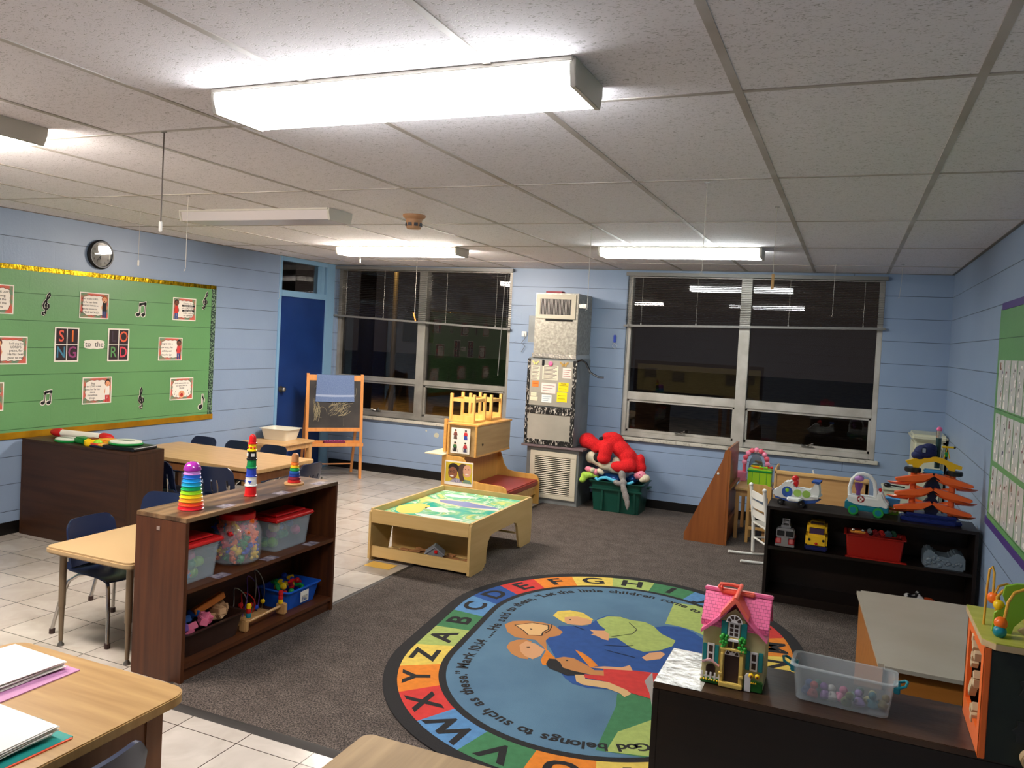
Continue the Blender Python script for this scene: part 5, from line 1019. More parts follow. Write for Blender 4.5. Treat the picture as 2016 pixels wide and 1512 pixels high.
for x,y,r_ in ((-.095,-.045,.018),(.04,-.06,.022),(-.095,.045,.018),(.04,.06,.022)): MB().cyl((x,y-.010,r_),(x,y+.010,r_),r_,BLACK,seg=20,bev=.003).build('wheel',pn); MB().cyl((x,y*.3,r_),(x,y*1.28,r_),.005,STEEL,seg=8).build('axle',pn.children[-1])
am=thing('toy_ambulance','white and teal toy ambulance with a big arched handle and lavender figure','toy ambulance',(.160,5.57,zr),-.08)
amt=mat('ambulance_teal',(16,120,140),.3)
arch=[(-.115,.095),(-.118,.15),(-.105,.215),(-.075,.255),(-.04,.27),(.0,.262),(.035,.235),(.05,.19),(.055,.135),(.03,.135),(.03,.185),(.018,.215),(-.01,.238),(-.04,.245),(-.065,.232),(-.085,.20),(-.092,.15),(-.09,.120),(.055,.120),(.06,.158),(.085,.160),(.105,.11),(.125,.085),(.125,.06),(-.125,.06)]
MB().prism([(-.12,.06),(-.112,.118),(.055,.118),(.06,.155),(.085,.158),(.105,.11),(.125,.09),(.125,.055)],'y',-.055,.055,wt_,.008).build('body',am)
MB().tube([(-.105,0,.11),(-.108,0,.16),(-.095,0,.215),(-.065,0,.25),(-.03,0,.258),(.01,0,.245),(.036,0,.21),(.044,0,.165),(.046,0,.115)],.012,wt_,12).build('handle',am)
MB().prism([(-.128,.035),(-.128,.075),(-.11,.088),(-.03,.062),(.05,.062),(.08,.075),(.125,.065),(.128,.035),(.10,.028),(-.10,.028)],'y',-.058,.058,amt,.006).build('chassis',am)
for x in (-.075,.07):
    for s_ in (-1,1): MB().cyl((x,s_*.050,.030),(x,s_*.068,.030),.031,mat('wheel_green',(40,160,70),.35),seg=24,bev=.004).build('wheel',am); MB().cyl((x,s_*.050,.030),(x,s_*.0695,.030),.019,amt,seg=20).build('hub',am.children[-1])
q=MB(); q.prism([(-.035+.022*math.cos(a),.103+.022*math.sin(a)) for a in [2*PI*k/20 for k in range(20)]],'y',-.0575,-.054,mat('badge_red',(150,30,40),.4)).box(-.041,-.029,-.059,-.056,.087,.119,PAPER).box(-.051,-.019,-.059,-.056,.097,.109,PAPER).box(-.039,-.031,-.0598,-.058,.099,.107,MATS['badge_red']); q.build('cross_badge',am)
MB().box(.062,.082,-.015,.015,.158,.178,RED,.004).build('siren',am); MB().ball((.122,-.03,.075),(.008,.012,.010),INK,10).build('headlight',am)
MB().ball((-.055,0,.225),(.030,.024,.020),mat('lavender',(176,120,190),.35),14).lathe([(.014,0),(.012,.02),(.022,.05),(.024,.075)],(-.055,0,.12),mat('violet_toy',(110,60,130),.35),14).build('figure',am)
# spiral race tower
sp=thing('race_tower_toy','tall orange spiral race tower toy with yellow arch on a navy base','toy',(.525,5.605,zr))
nb=mat('navy_toy',(24,40,110),.3); orp=mat('orange_ramp',(240,104,44),.3)
MB().prism([(-.17,-.05),(-.13,-.085),(.13,-.085),(.17,-.05),(.17,.05),(.13,.08),(-.13,.08),(-.17,.05)],'z',0,.025,nb,.006).box(-.15,.15,-.06,.06,.022,.05,nb,.012).build('base',sp)
MB().prism([(-.05,0),(.05,0),(.03,.05),(.055,.10),(.02,.15),(.05,.20),(.03,.25),(.06,.30),(-.06,.30),(-.03,.25),(-.05,.20),(-.02,.15),(-.055,.10),(-.03,.05)],'y',-.02,.03,mat('dark_navy_core',(14,20,56),.35)).build('core',sp)
for s_ in (-1,1):
    MB().cyl((s_*.11,.0,.03),(s_*.108,0,.30),.018,orp,seg=14).build('column',sp)
    for k in range(3):
        zt=.285-k*.088
        def ramp(u,v,s_=s_,zt=zt):
            a=u*1.6*PI+ (PI*.5); r_=.025+.075*v+.06*max(0,u-.82)/.18*v
            return Vector((s_*(.108+r_*math.cos(a)*.95),-r_*math.sin(a)*.72*-1*(1),zt-.075*u+ (.010 if v>.85 else 0)+.006*abs(v-.5)))
        MB().grid(ramp,26,5,orp,.005).build('ramp',sp)
        MB().prism([(s_*.06,zt-.03),(s_*.20,zt-.044),(s_*.215,zt-.036),(s_*.213,zt-.026),(s_*.12,zt-.0),(s_*.01,zt+.022),(s_*.0,zt+.008)][::1],'y',-.078,-.030,orp,.002).build('ramp_lip',sp)
    MB().cyl((s_*.115,0,.300),(s_*.115,0,.327),.048,BLACK,seg=24,bev=.004).build('wheel',sp)
MB().prism([(-.16,.365),(-.145,.345),(-.12,.345),(-.115,.33),(-.085,.33),(-.06,.362),(0,.378),(.06,.362),(.085,.33),(.115,.33),(.12,.345),(.15,.34),(.155,.36),(.11,.375),(.05,.40),(0,.408),(-.05,.402),(-.11,.385)],'y',-.02,.02,mat('toy_yellow_arch',(236,186,30),.3)).build('arch',sp)
MB().box(-.055,.055,-.03,.03,.305,.325,SKYB,.006).build('blue_bridge',sp)
vb=thing('plush_backpack','navy padded bundle sitting on top of the race tower','bag',(.475,5.615,zr+.43)); MB().ball((.0,0,.0),(.065,.05,.045),mat('navy_cloth',(20,30,80),.8,bump=.8,bs=40),18).ball((-.035,0,-.025),(.045,.045,.03),mat('navy_cloth',(20,30,80)),14).ball((.02,.0,.025),(.045,.04,.03),mat('navy_cloth',(20,30,80)),14).build('bundle',vb); MB().box(-.025,.0,-.052,-.046,-.002,.03,mat('silver_patch',(160,170,190),.3,.5),.003).build('silver_patch',vb)
pcl=thing('giant_pencil','giant pencil with pink eraser standing behind the yellow arch','pencil',(.548,5.66,zr+.33)); MB().cyl((0,0,0),(0,0,.19),.016,mat('pencil_green',(20,56,60),.35),seg=12).build('shaft',pcl); MB().cyl((0,0,.19),(0,0,.235),.014,CHROME,seg=16).build('ferrule',pcl); MB().ball((0,0,.245),(.017,.017,.016),PINK,14).build('eraser',pcl)
yt=thing('toy_swing','small yellow and green toy frame beside the giant pencil','toy',(.60,5.62,zr+.40)); MB().tube([(-.02,0,0),(-.005,0,.07),(.01,0,0)],.004,YEL,6).tube([(-.035,0,.07),(.03,0,.072)],.006,YEL,8).ball((.034,0,.072),.008,BLACK,8).box(-.018,.0,-.004,.004,.01,.04,GREEN,.002).build('frame',yt)
sgm=thing('toy_boat','small sky blue open box behind the ambulance','toy',(.30,5.70,zr+.052)); MB().prism([(-.05,0),(.05,0),(.055,.05),(-.055,.055)],'y',-.035,.035,SKYB,.004).build('hull',sgm)
gx=thing('egg_tray','lime green tray with pale eggs behind the ambulance','toy',(.30,5.70,zr)); MB().box(-.05,.05,-.04,.04,0,.052,LGREEN,.005).build('tray',gx); q=MB(); [q.ball((x,-.041,.025),(.012,.005,.012),mat('pale_egg',(230,230,170),.4),10) for x in (-.025,.0,.025)]; q.build('egg_pattern',gx)
# inside right bookcase, middle shelf z=.372
zm=.3725
fe=thing('toy_fire_truck','red and silver toy fire truck facing out of the dark bookcase','toy truck',(-.315,5.56,zm)); sil=mat('toy_silver',(150,148,150),.35,.4); dkr=mat('fire_red',(170,30,36),.35)
MB().box(-.058,.058,-.095,.12,.012,.055,dkr,.006).build('body',fe); MB().box(-.056,.056,-.09,-.02,.055,.12,sil,.008).build('cab',fe); MB().box(-.022,.022,-.099,-.093,.012,.066,sil,.002).build('grille',fe); MB().box(-.06,.06,-.10,-.085,.006,.022,sil,.003).build('bumper',fe)
MB().box(-.050,-.004,-.0925,-.088,.072,.106,INK,.003).build('windscreen',fe); MB().box(.004,.050,-.0925,-.088,.072,.106,INK,.003).build('windscreen',fe)
for s_ in (-1,1): MB().box(s_*.028 if s_>0 else -.05,.05 if s_>0 else -.028,-.098,-.093,.028,.055,mat('light_cluster',(200,110,110),.3),.002).build('headlight',fe)
MB().box(-.03,.03,-.06,.06,.12,.135,sil,.003).tube([(-.02,-.04,.13),(-.02,-.045,.175),(.02,-.045,.175),(.02,-.04,.13)],.005,sil,6).tube([(-.02,-.04,.15),(.02,-.04,.15)],.004,sil,6).box(-.015,.015,-.03,.08,.15,.16,sil).build('ladder_rack',fe)
for x in (-.055,.055):
    for y in (-.06,.07): MB().cyl((x-.006,y,.018),(x+.006,y,.018),.018,BLACK,seg=16).build('wheel',fe)
bu=thing('toy_bus','yellow toy school bus with blue base in the dark bookcase','toy bus',(-.125,5.56,zm)); yb=mat('bus_yellow',(240,190,40),.3)
MB().box(-.066,.066,-.095,.12,.028,.11,yb,.014,seg=3).build('lower_body',bu); MB().box(-.060,.060,-.075,.12,.10,.175,yb,.018,seg=3,tx=-.004).build('upper_body',bu); MB().box(-.068,.068,-.10,.12,.008,.035,mat('bus_base_blue',(20,30,90),.35),.008).build('base',bu)
MB().box(-.045,.045,-.0785,-.073,.105,.150,mat('bus_glass',(70,50,80),.2),.006).build('windscreen',bu); MB().box(-.042,.042,-.072,.0,.172,.1765,mat('roof_opening',(60,34,24),.7),.004).build('roof_opening',bu)
for s_ in (-1,1): MB().cyl((s_*.042,-.094,.075),(s_*.042,-.099,.075),.008,INK,seg=12).build('headlight',bu); 
MB().ball((0,-.096,.052),(.010,.006,.008),RED,10).build('nose_badge',bu)
for x in (-.062,.062):
    for y in (-.05,.07): MB().cyl((x-.008,y,.020),(x+.008,y,.020),.020,BLACK,seg=16).build('wheel',bu)
rbn=thing('toy_bin','red plastic bin of small vehicles in the dark bookcase','bin',(.215,5.565,zm)); dr=mat('red_bin',(160,26,16),.4)
q=MB(); tub(q,.335,.20,.145,dr,taper=.014,rim=.012,cr=.012); q.box(-.165,.185,-.115,-.09,.0,.008,dr,.002); q.build('bin_body',rbn)
tc_=thing('toy_car','small orange toy car upside down on the red bin','toy car',(.115,5.50,zm+.152),.1); MB().box(-.045,.045,-.02,.02,0,.014,mat('toy_car_orange',(226,150,60),.35),.005).build('body',tc_); 
for x in (-.028,.028): MB().ball((x,-.012,.018),(.011,.008,.011),CHROME,12).build('wheel',tc_)
random.seed(31)
for k,(x,nm,c_) in enumerate(((.22,'dark red',(130,30,34)),(.255,'red',(180,40,36)),(.29,'slate',(70,90,100)),(.32,'dark green',(30,70,50)),(.19,'grey',(90,90,90)))):
    o=MB().box(-.024,.024,-.014,.014,-.012,.014,mat('mini_%d'%k,c_,.4),.005).box(-.014,.012,-.012,.012,.012,.024,mat('mini_%d'%k,c_),.004).build('toy_car'); o.location=(x,5.56+random.uniform(-.03,.03),zm+.155-.0*k); o.rotation_euler=(random.uniform(-.6,.6),random.uniform(-.6,.6),random.uniform(0,3)); tag(o,nm+' miniature vehicle among those in the red bin','toy car')
cs=thing('toy_castle','grey moulded toy rock bridge in the dark bookcase','toy',(.605,5.56,zm)); rkm=mat('grey_rock_plastic',(110,124,134),.28,bump=1,bs=22)
MB().prism([(-.115,0),(-.112,.09),(-.10,.108),(-.06,.106),(-.045,.075),(.035,.072),(.05,.105),(.09,.10),(.112,.085),(.115,0)],'y',-.07,.07,rkm,.01).build('rock_body',cs)
random.seed(8); q=MB(); [q.ball((random.uniform(-.10,.10),-.068,random.uniform(.012,.065)),(random.uniform(.010,.018),.010,random.uniform(.008,.014)),rkm,8) for _ in range(26)]; q.build('rock_bumps',cs)
zbr=thing('toy_zebra','small striped toy with orange saddle low in the dark bookcase','toy',(.50,5.60,.0625),.2); zm_=mat('zebra_stripes',(225,222,218),.5,c2=(20,18,18),ns=30,lo=.50,hi=.52)
MB().ball((-.02,0,.07),(.055,.03,.03),zm_,16).ball((-.075,0,.085),(.025,.02,.02),zm_,12).ball((-.015,0,.105),(.02,.015,.02),zm_,10).build('body',zbr); MB().ball((.04,0,.065),(.05,.035,.025),mat('orange_saddle',(200,80,40),.4),14).build('saddle',zbr)
for x in (-.05,.03): MB().box(x-.01,x+.01,-.02,.02,0,.055,zm_,.004).build('leg',zbr)
# ================================================================ DISPLAY SHELF, ROCKER, CHAIR, PANEL, CORNER CABINET
cw_=lambda a:wood('cherry_ply',(150,86,38),(128,70,30),a,.4)
ds=thing('book_display','cherry wood slanted book display standing sideways before the right window','book display',(-1.20,6.78,0))
sid=[(0,0),(.335,0),(.335,.80),(.315,.80)]
for y in (0,.62): MB().prism([(0,0),(0,.07),(.285,.72),(.30,.795),(.335,.815),(.335,0)],'y',y,y+.018,cw_('z'),.003).build('side_panel',ds)
MB().prism([(.317,0),(.335,0),(.335,.815),(.317,.815)],'y',.018,.62,cw_('y')).build('back_panel',ds)
for k in range(4):
    z=.10+k*.15; x=(z+.16-.07)*.438+.008; MB().box(x,x+.012,.018,.62,z,z+.16,cw_('y')).build('display_tier',ds); 
MB().box(.335,.352,.0,.015,.0,.80,cw_('z')).build('edge_strip',ds)
for z in (.20,.47): MB().box(.335,.36,.015,.62,z,z+.018,cw_('y')).build('ledge',ds)
MB().lathe([(.008,0),(.010,.003),(.004,.006)],(0,0,0),WHITE,12,M=Matrix.Translation((.255,0,.60))@Matrix.Rotation(PI/2,4,'X')).build('plug',ds)
tb3=table('small pale wood play table between book display and wood panel',-.845,-.56,7.10,7.62,.448,.02,wood('pale_ply',(214,176,116),(200,160,100),'x'),maple_leg,.03,.05,.01,corner=.008)
gx2=thing('toy_crate','lime green plastic toy crate on the small pale play table','crate',(-.665,7.37,.4485)); lgm=mat('crate_lime',(150,200,40),.35)
q=MB(); q.box(-.10,.10,-.06,.06,0,.145,lgm,.004)
for x in (-.06,0,.06): q.box(x-.0015,x+.0015,-.0625,-.06,.015,.12,GREEN)
q.build('crate_body',gx2); MB().box(-.105,.105,-.065,.065,.120,.135,GREEN,.003).build('crate_rim',gx2)
va=thing('toy_vanity','pink flower framed toy mirror with arch behind the lime crate','toy',(-.72,7.52,.4485)); 
q=MB(); q.tube([(-.095,0,.0),(-.10,0,.12),(-.095,0,.2),(-.06,0,.27),(0,0,.295),(.06,0,.27),(.095,0,.2),(.10,0,.12),(.095,0,0)],.016,mat('coral_pink',(226,90,110),.35),10)
for a in range(9): t=PI*a/8; q.ball((.10*math.cos(t),-.008,.17+.12*math.sin(t)),(.024,.014,.024),mat('coral_pink',(226,90,110)) if a%2 else mat('baby_pink',(236,140,170),.35),10)
q.build('mirror_frame',va); MB().prism([(.062*math.cos(t),.13+.12*math.sin(t)) for t in [2*PI*k/20 for k in range(20)]],'y',.0,.006,mat('mirror_foil',(150,160,180),.08,.9)).build('mirror',va); MB().box(-.17,-.075,-.05,.05,0,.085,mat('baby_pink',(236,140,170)),.008).build('drawer_box',va)
for k,(nm,m_,x,z,a) in enumerate((('yellow',YEL,-.71,.61,.3),('lime',LGREEN,-.65,.605,-.2),('red',RED,-.60,.61,-.6),('orange',ORG,-.69,.600,.1))):
    o=MB().box(-.04,.04,-.008,.008,0,.014,m_,.004).ball((.04,0,.007),.012,m_,10).build('toy_tool'); o.location=(x,7.36,z-.005); o.rotation_euler=(0,a*.2,a); tag(o,nm+' plastic toy tool on top of the lime crate','toy tool')
wc=thing('wooden_chair','small natural wood chair with its back turned, beside the white rocking chair','chair',(-.63,7.10,0)); cwm=wood('natural_chair',(214,170,104),(198,150,84),'z',.4)
for x in (-.085,.085):
    MB().box(x-.012,x+.012,-.095,-.07,0,.50,cwm,.003).build('leg',wc); MB().box(x-.012,x+.012,.12,.145,0,.27,cwm,.003).build('leg',wc)
MB().box(-.10,.10,-.085,.15,.27,.285,cwm,.003).build('seat',wc); MB().prism([(-.085,.40),(.085,.40),(.085,.495),(.05,.51),(-.05,.51),(-.085,.495)],'y',-.09,-.075,cwm,.003).build('backrest',wc); MB().box(-.08,.08,-.088,-.076,.30,.33,cwm).build('back_slat',wc); MB().box(-.08,.08,-.088,-.076,.12,.145,cwm).box(-.08,.08,.125,.14,.12,.145,cwm).build('stretcher',wc)
rc=thing('rocking_chair','white ladder back child rocking chair left of the very dark bookcase','rocking chair',(-.555,6.50,0),math.atan2(.46,.887)); wp=mat('white_enamel',(226,224,216),.35)
for y in (-.135,.135):
    MB().tube([(x,y,.012+.18*(x-.12)**2) for x in [-.20+.05*k for k in range(13)]],.013,wp,8,flat=.8).build('rocker',rc)
    MB().tube([(.0,y,.035),(-.01,y,.28),(-.045,y,.56)],.014,wp,10).ball((-.046,y,.572),.017,wp,10).build('back_post',rc); MB().tube([(.27,y,.02),(.26,y,.28)],.013,wp,10).build('front_leg',rc)
for z in (.33,.405,.48): MB().grid(lambda u,v,z=z:Vector((-.018-.12*(z-.3)-.02*math.sin(PI*u),-.13+.26*u,z+.045*v+.012*math.sin(PI*u)*(v))),10,2,wp,.008).build('back_slat',rc)
MB().box(-.02,.28,-.145,.145,.265,.283,wp,.008).build('seat',rc)
MB().cyl((0,-.13,.15),(0,.13,.15),.008,wp,seg=8).cyl((.262,-.13,.15),(.262,.13,.15),.008,wp,seg=8).cyl((0,-.13,.15),(.262,-.13,.15),.008,wp,seg=8).cyl((0,.13,.15),(.262,.13,.15),.008,wp,seg=8).build('stretcher',rc)
wpn=thing('play_bench','pale wooden play unit with tall plain back behind the toy plane','play unit',(-.16,7.10,0)); pw=wood('pale_panel',(204,158,102),(190,142,86),'x',.45); pwc=wood('pale_cap',(220,180,122),(206,164,104),'x',.45)
MB().box(-.35,.37,.0,.018,.0,.615,pw).build('back_panel',wpn); MB().box(-.365,.37,-.012,.03,.605,.635,pwc,.005).build('top_cap',wpn); MB().box(-.365,-.345,-.012,.30,.0,.655,pwc,.006).build('side_panel',wpn); MB().box(.34,.37,-.0,.30,.0,.60,pwc,.004).build('side_panel',wpn); MB().box(-.35,.34,.018,.30,.30,.318,pw).build('shelf',wpn)
hd=MB().cyl((0,0,0),(-.015,0,.055),.007,WHITE,seg=10).build('white_stick'); hd.location=(-.21,7.19,.60); tag(hd,'short white stick poking up behind the wooden play unit','stick')
cc=thing('corner_cabinet','cream moulded plastic cabinet in the right corner by the window','cabinet',(.665,7.66,0)); ivm=mat('cream_moulded',(206,204,176),.4)
MB().box(-.125,.115,-.17,.20,0,.955,ivm,.02,seg=3).build('cabinet_body',cc); MB().box(-.145,.13,-.195,.21,.955,1.01,ivm,.018,seg=3).build('cornice',cc); MB().box(-.10,.09,-.178,-.168,.1,.90,ivm,.008).build('door_panel',cc); MB().box(-.01,.01,-.195,-.178,.55,.62,ivm,.004).build('handle',cc)
lf=thing('low_ledge_box','cream play counter with a dark ladle beside the corner cabinet','play counter',(.42,7.30,0)); MB().box(-.10,.10,-.14,.14,0,.56,ivm,.012).build('counter_body',lf); MB().box(-.11,.11,-.15,.15,.56,.575,ivm,.006).build('counter_top',lf)
o=thing('toy_ladle','black toy ladle lying on the cream play counter','ladle',(.40,7.22,.576)); MB().ball((-.05,0,.018),(.03,.025,.018),BLACK,12).build('bowl',o); MB().cyl((-.03,0,.02),(.08,.0,.012),.006,BLACK,seg=8).build('handle',o)
# ================================================================ DOLL HOUSE
dh=thing('doll_house','plastic doll house with pink roof and green shutters on the foreground bookcase','doll house',(-.272,2.488,.6215))
wl=mat('doll_wall',(206,192,140),.4,c2=(190,178,120),ns=14); yw=mat('doll_yellow',(228,196,104),.4); rfp=bpy.data.materials.new('doll_roof_shingle'); rfp.use_nodes=True; N=rfp.node_tree.nodes; L=rfp.node_tree.links
b=N['Principled BSDF']; b.inputs['Roughness'].default_value=.35; tc=N.new('ShaderNodeTexCoord'); sp_=N.new('ShaderNodeSeparateXYZ'); cb2=N.new('ShaderNodeCombineXYZ'); L.new(tc.outputs['Object'],sp_.inputs[0]); L.new(sp_.outputs[0],cb2.inputs[0]); L.new(sp_.outputs[2],cb2.inputs[1])
bt=N.new('ShaderNodeTexBrick'); bt.inputs['Scale'].default_value=1; bt.inputs['Brick Width'].default_value=.013; bt.inputs['Row Height'].default_value=.0085; bt.inputs['Mortar Size'].default_value=.0005; bt.inputs['Mortar Smooth'].default_value=0; bt.inputs['Color1'].default_value=rgb((246,116,160)); bt.inputs['Color2'].default_value=rgb((240,108,152)); bt.inputs['Mortar'].default_value=rgb((180,60,100)); L.new(cb2.outputs[0],bt.inputs[0]); L.new(bt.outputs[0],b.inputs['Base Color'])
cor=mat('doll_coral',(240,110,90),.3); rpk=mat('doll_pink',(240,112,156),.35); shm=mat('doll_shutter',(30,130,130),.35); dkb=mat('doll_interior',(58,36,28),.7); wpl=mat('doll_white',(232,226,222),.35); gfl=mat('doll_leaf',(50,160,50),.4); dgf=mat('doll_hedge',(40,110,40),.45)
gab=[(-.092,0),(.092,0),(.092,.150),(.0,.232),(-.092,.150)]
MB().prism([(-.092,.004),(.092,.004),(.092,.155),(.045,.20),(0,.235),(-.045,.20),(-.092,.155)],'y',.012,.15,wl).build('house_body',dh)
# main roof planes: ridge runs left-right behind the front gable
MB().prism([(.012,.178),(.075,.262),(.148,.178),(.152,.172),(.152,.184),(.075,.272),(.008,.190),(.008,.172)],'x',-.10,.10,rfp,.001).build('roof',dh)
MB().box(-.103,.103,.066,.084,.262,.275,rpk,.003).build('ridge',dh)
MB().prism([(-.098,.150),(-.05,.192),(-.028,.216),(0,.256),(.028,.216),(.05,.192),(.098,.150),(.098,.160),(.054,.202),(.032,.228),(.0,.268),(-.032,.228),(-.054,.202),(-.098,.160)],'y',-.004,.055,rpk,.001).build('gable_trim',dh)
MB().prism([(-.042,.207),(0,.256),(.042,.207),(.042,.222),(.012,.262),(0,.272),(-.012,.262),(-.042,.222)],'y',-.007,.07,cor,.001).build('gable_hood',dh)
q=MB(); q.cyl((.0,-.004,.268),(.006,.08,.290),.007,cor,seg=12); q.tube([(-.052,.06,.272),(-.060,.06,.282),(-.055,.062,.292),(-.02,.064,.294),(.0,.064,.292)],.0045,cor,8).tube([(-.048,.068,.272),(-.053,.072,.28),(-.05,.078,.286),(-.02,.08,.286),(.0,.08,.284)],.004,cor,8).box(-.055,.05,.06,.082,.262,.277,cor,.004); q.build('carry_handle',dh)
MB().box(-.034,.034,.000,.014,.0,.150,yw,.002).build('entry_tower',dh)
MB().box(-.032,.032,.006,.014,.148,.205,wl,.001).build('upper_bay',dh)
MB().box(-.023,.020,-.0012,.002,.014,.098,dkb).build('doorway',dh)
q=MB(); q.box(-.034,-.026,-.008,.002,.0,.10,yw,.001).box(.022,.032,-.008,.002,.0,.10,yw,.001).box(-.036,.034,-.014,.002,0,.014,yw,.002).box(-.036,.034,-.010,.002,.112,.118,yw,.001).box(-.038,-.028,-.012,.0,.035,.041,yw).box(.022,.034,-.012,.0,.035,.041,yw); q.build('porch',dh)
def fan(cx,cz,r_,y,nm):
    q=MB(); q.prism([(cx+r_*math.cos(a),cz+r_*math.sin(a)) for a in [PI*k/12 for k in range(13)]],'y',y,y+.002,wpl)
    for k in range(4):
        a0=PI*(k+.14)/4; a1=PI*(k+.86)/4; q.prism([(cx+r_*.42*math.cos(a0),cz+.001+r_*.42*math.sin(a0)),(cx+r_*.86*math.cos(a0),cz+.001+r_*.86*math.sin(a0)),(cx+r_*.86*math.cos((a0+a1)/2),cz+.001+r_*.86*math.sin((a0+a1)/2)),(cx+r_*.86*math.cos(a1),cz+.001+r_*.86*math.sin(a1)),(cx+r_*.42*math.cos(a1),cz+.001+r_*.42*math.sin(a1))],'y',y-.0004,y,dkb)
    q.build(nm,dh)
fan(-.001,.097,.022,-.004,'fan_light'); fan(0,.197,.024,-.004,'fan_light')
def win(cx,cz,w_,h_,y,rows,cols=1):
    q=MB(); q.box(cx-w_/2,cx+w_/2,y,y+.004,cz-h_/2,cz+h_/2,wpl,.001)
    for r_ in range(rows):
        for c_ in range(cols):
            ww=(w_-.006)/cols; hh=(h_-.006)/rows; x=cx-w_/2+.003+ww*(c_+.5); z=cz-h_/2+.003+hh*(r_+.5); q.box(x-ww*.38,x+ww*.38,y-.0004,y+.001,z-hh*.38,z+hh*.38,dkb)
    q.build('window',dh)
win(0,.173,.034,.045,.001,3,2)
for s_,w0,w1 in ((-1,-.038,-.020),(1,.020,.038)): MB().box(w0,w1,.002,.006,.152,.197,shm,.001).build('shutter',dh)
win(-.066,.090,.022,.058,.006,2); win(.062,.086,.022,.058,.006,2)
for a,b_ in ((-.090,-.078),(-.054,-.042),(.038,.050),(.075,.088)): MB().box(a,b_,.006,.011,.058,.116,shm,.001).build('shutter',dh)
random.seed(2)
for s_ in (-1,1):
    q=MB(); [q.ball((s_*.028+random.uniform(-.009,.009),-.004,.125+random.uniform(-.012,.030)),random.uniform(.004,.007),gfl,8) for _ in range(22)]; q.build('climbing_plant',dh)
q=MB(); q.box(-.016,.016,-.008,.001,.140,.147,wpl,.001).box(-.016,-.002,-.001,.002,.120,.139,dkb).box(.002,.014,-.001,.002,.120,.139,dkb); q.build('balcony',dh)
MB().box(-.092,-.036,-.008,.010,0,.012,dgf,.003).build('flower_bed',dh); MB().box(.038,.092,-.008,.010,0,.030,dgf,.003).build('flower_bed',dh)
q=MB(); [q.ball((-.088+.008*k,-.009,.012),.003,YEL,6) for k in range(7)]; [q.ball((.058+.018*k,-.009,.050),.008,YEL,10) for k in range(2)]; [q.ball((.058+.018*k,-.015,.050),.004,mat('doll_brown',(120,60,30),.5),8) for k in range(2)]; [q.ball((.06+.006*k,-.009,.028),.003,YEL,6) for k in range(3)]; q.build('flowers',dh)
q=MB(); [q.box(-.090+.013*k,-.084+.013*k,-.006,-.002,.008,.034,wpl,.001) for k in range(5)]; q.box(-.092,-.036,-.005,-.003,.018,.022,wpl); q.build('picket_fence',dh)
MB().prism([(-.078,.02)]+[(-.064+.014*math.cos(a),.042+.012*math.sin(a)) for a in [PI-PI*k/8 for k in range(9)]]+[(-.05,.02)],'y',.008,.0115,dkb).build('arched_opening',dh); MB().prism([(-.09,.062),(-.066,.073),(-.038,.056),(-.038,.052),(-.066,.068),(-.09,.057)],'y',.0,.012,mat('doll_pale_pink',(226,170,170),.4)).build('small_awning',dh)
MB().prism([(.040,0),(.040,.046),(.044,.054),(.050,.056),(.055,.053),(.058,.046),(.058,0)],'y',-.011,-.007,wpl,.001).build('gate_post',dh)
# ================================================================ CLEAR BIN
cbn=thing('clear_bin','clear plastic bin with blue handles and tiny figures beside the doll house','bin',(.04,2.545,.6215),-.06)
ck_=clear('clear_bin_plastic',(200,208,210),.36,.2); q=MB(); tub(q,.275,.115,.105,ck_,t=.003,taper=.012,rim=.008,cr=.022,seg=5); q.build('bin_body',cbn)
for s_ in (-1,1): MB().tube([(s_*.145,-.025,.085),(s_*.165,-.022,.095),(s_*.17,.0,.10),(s_*.165,.022,.095),(s_*.145,.025,.085)],.004,TEAL,8).box(s_*.14-.006,s_*.14+.012*1,-.03,.03,.07,.09,TEAL,.003).build('handle',cbn)
random.seed(12)
for k,(nm,c_) in enumerate((('blue',(60,90,150)),('red',(190,60,60)),('green',(60,110,90)),('purple',(130,80,150)),('white',(210,206,200)),('pink',(210,110,150)),('olive',(120,130,60)),('grey green',(90,120,110)),('lavender',(150,120,180)),('pale yellow',(206,196,140)),('teal',(40,110,120)),('olive brown',(120,110,60)))):
    m_=mat('figure_%d'%k,c_,.45); o=MB().lathe([(.010,0),(.012,.004),(.008,.014),(.005,.018)],(0,0,0),m_,10).ball((0,0,.024),.0085,m_,10).ball((.008,0,.012),.004,m_,6).ball((-.008,0,.012),.004,m_,6).build('toy_figure'); o.scale=(1.4,1.4,1.4); o.location=(-.06+.0185*k,2.545+random.uniform(-.02,.02)-.005,.630); o.rotation_euler=(random.uniform(-.6,.6),random.uniform(-.5,.5),random.uniform(0,6)); tag(o,nm+' tiny figure lying in the clear bin','toy figure')
# ================================================================ ACTIVITY CUBE
ac=thing('activity_cube','wooden activity cube with orange side and bead maze top, at the right edge','activity cube',(.368,2.372,.6215))
oc=mat('cube_orange',(236,110,40),.45); ocl=mat('cube_salmon',(226,140,104),.45); bk=mat('cube_chalk',(24,30,24),.6,c2=(30,38,28),ns=12); lt_=wood('cube_lime',(168,168,50),(190,186,84),'x',.45); pln=wood('cube_plain',(206,178,136),(190,160,116),'x',.5)
A=.31
q=MB(); q.box(0,.012,.0,.045,0,A-.02,oc).box(0,.012,A-.045,A,0,A-.02,oc).box(0,.012,.045,A-.045,0,.055,oc).box(0,.012,.045,A-.045,A-.055,A-.02,oc); q.build('orange_side',ac)
MB().box(.016,A,.0,.012,0,A-.025,bk).build('gear_side',ac); MB().box(0,.016,-.001,.012,0,A-.02,oc,.002).build('corner_post',ac); MB().box(.0,A,A-.012,A,0,A-.02,bk).build('rear_side',ac); MB().box(A-.012,A,.012,A-.012,0,A-.02,bk).build('right_side',ac); MB().box(.04,.045,.045,A-.045,.03,A-.03,ocl).build('inner_back',ac)
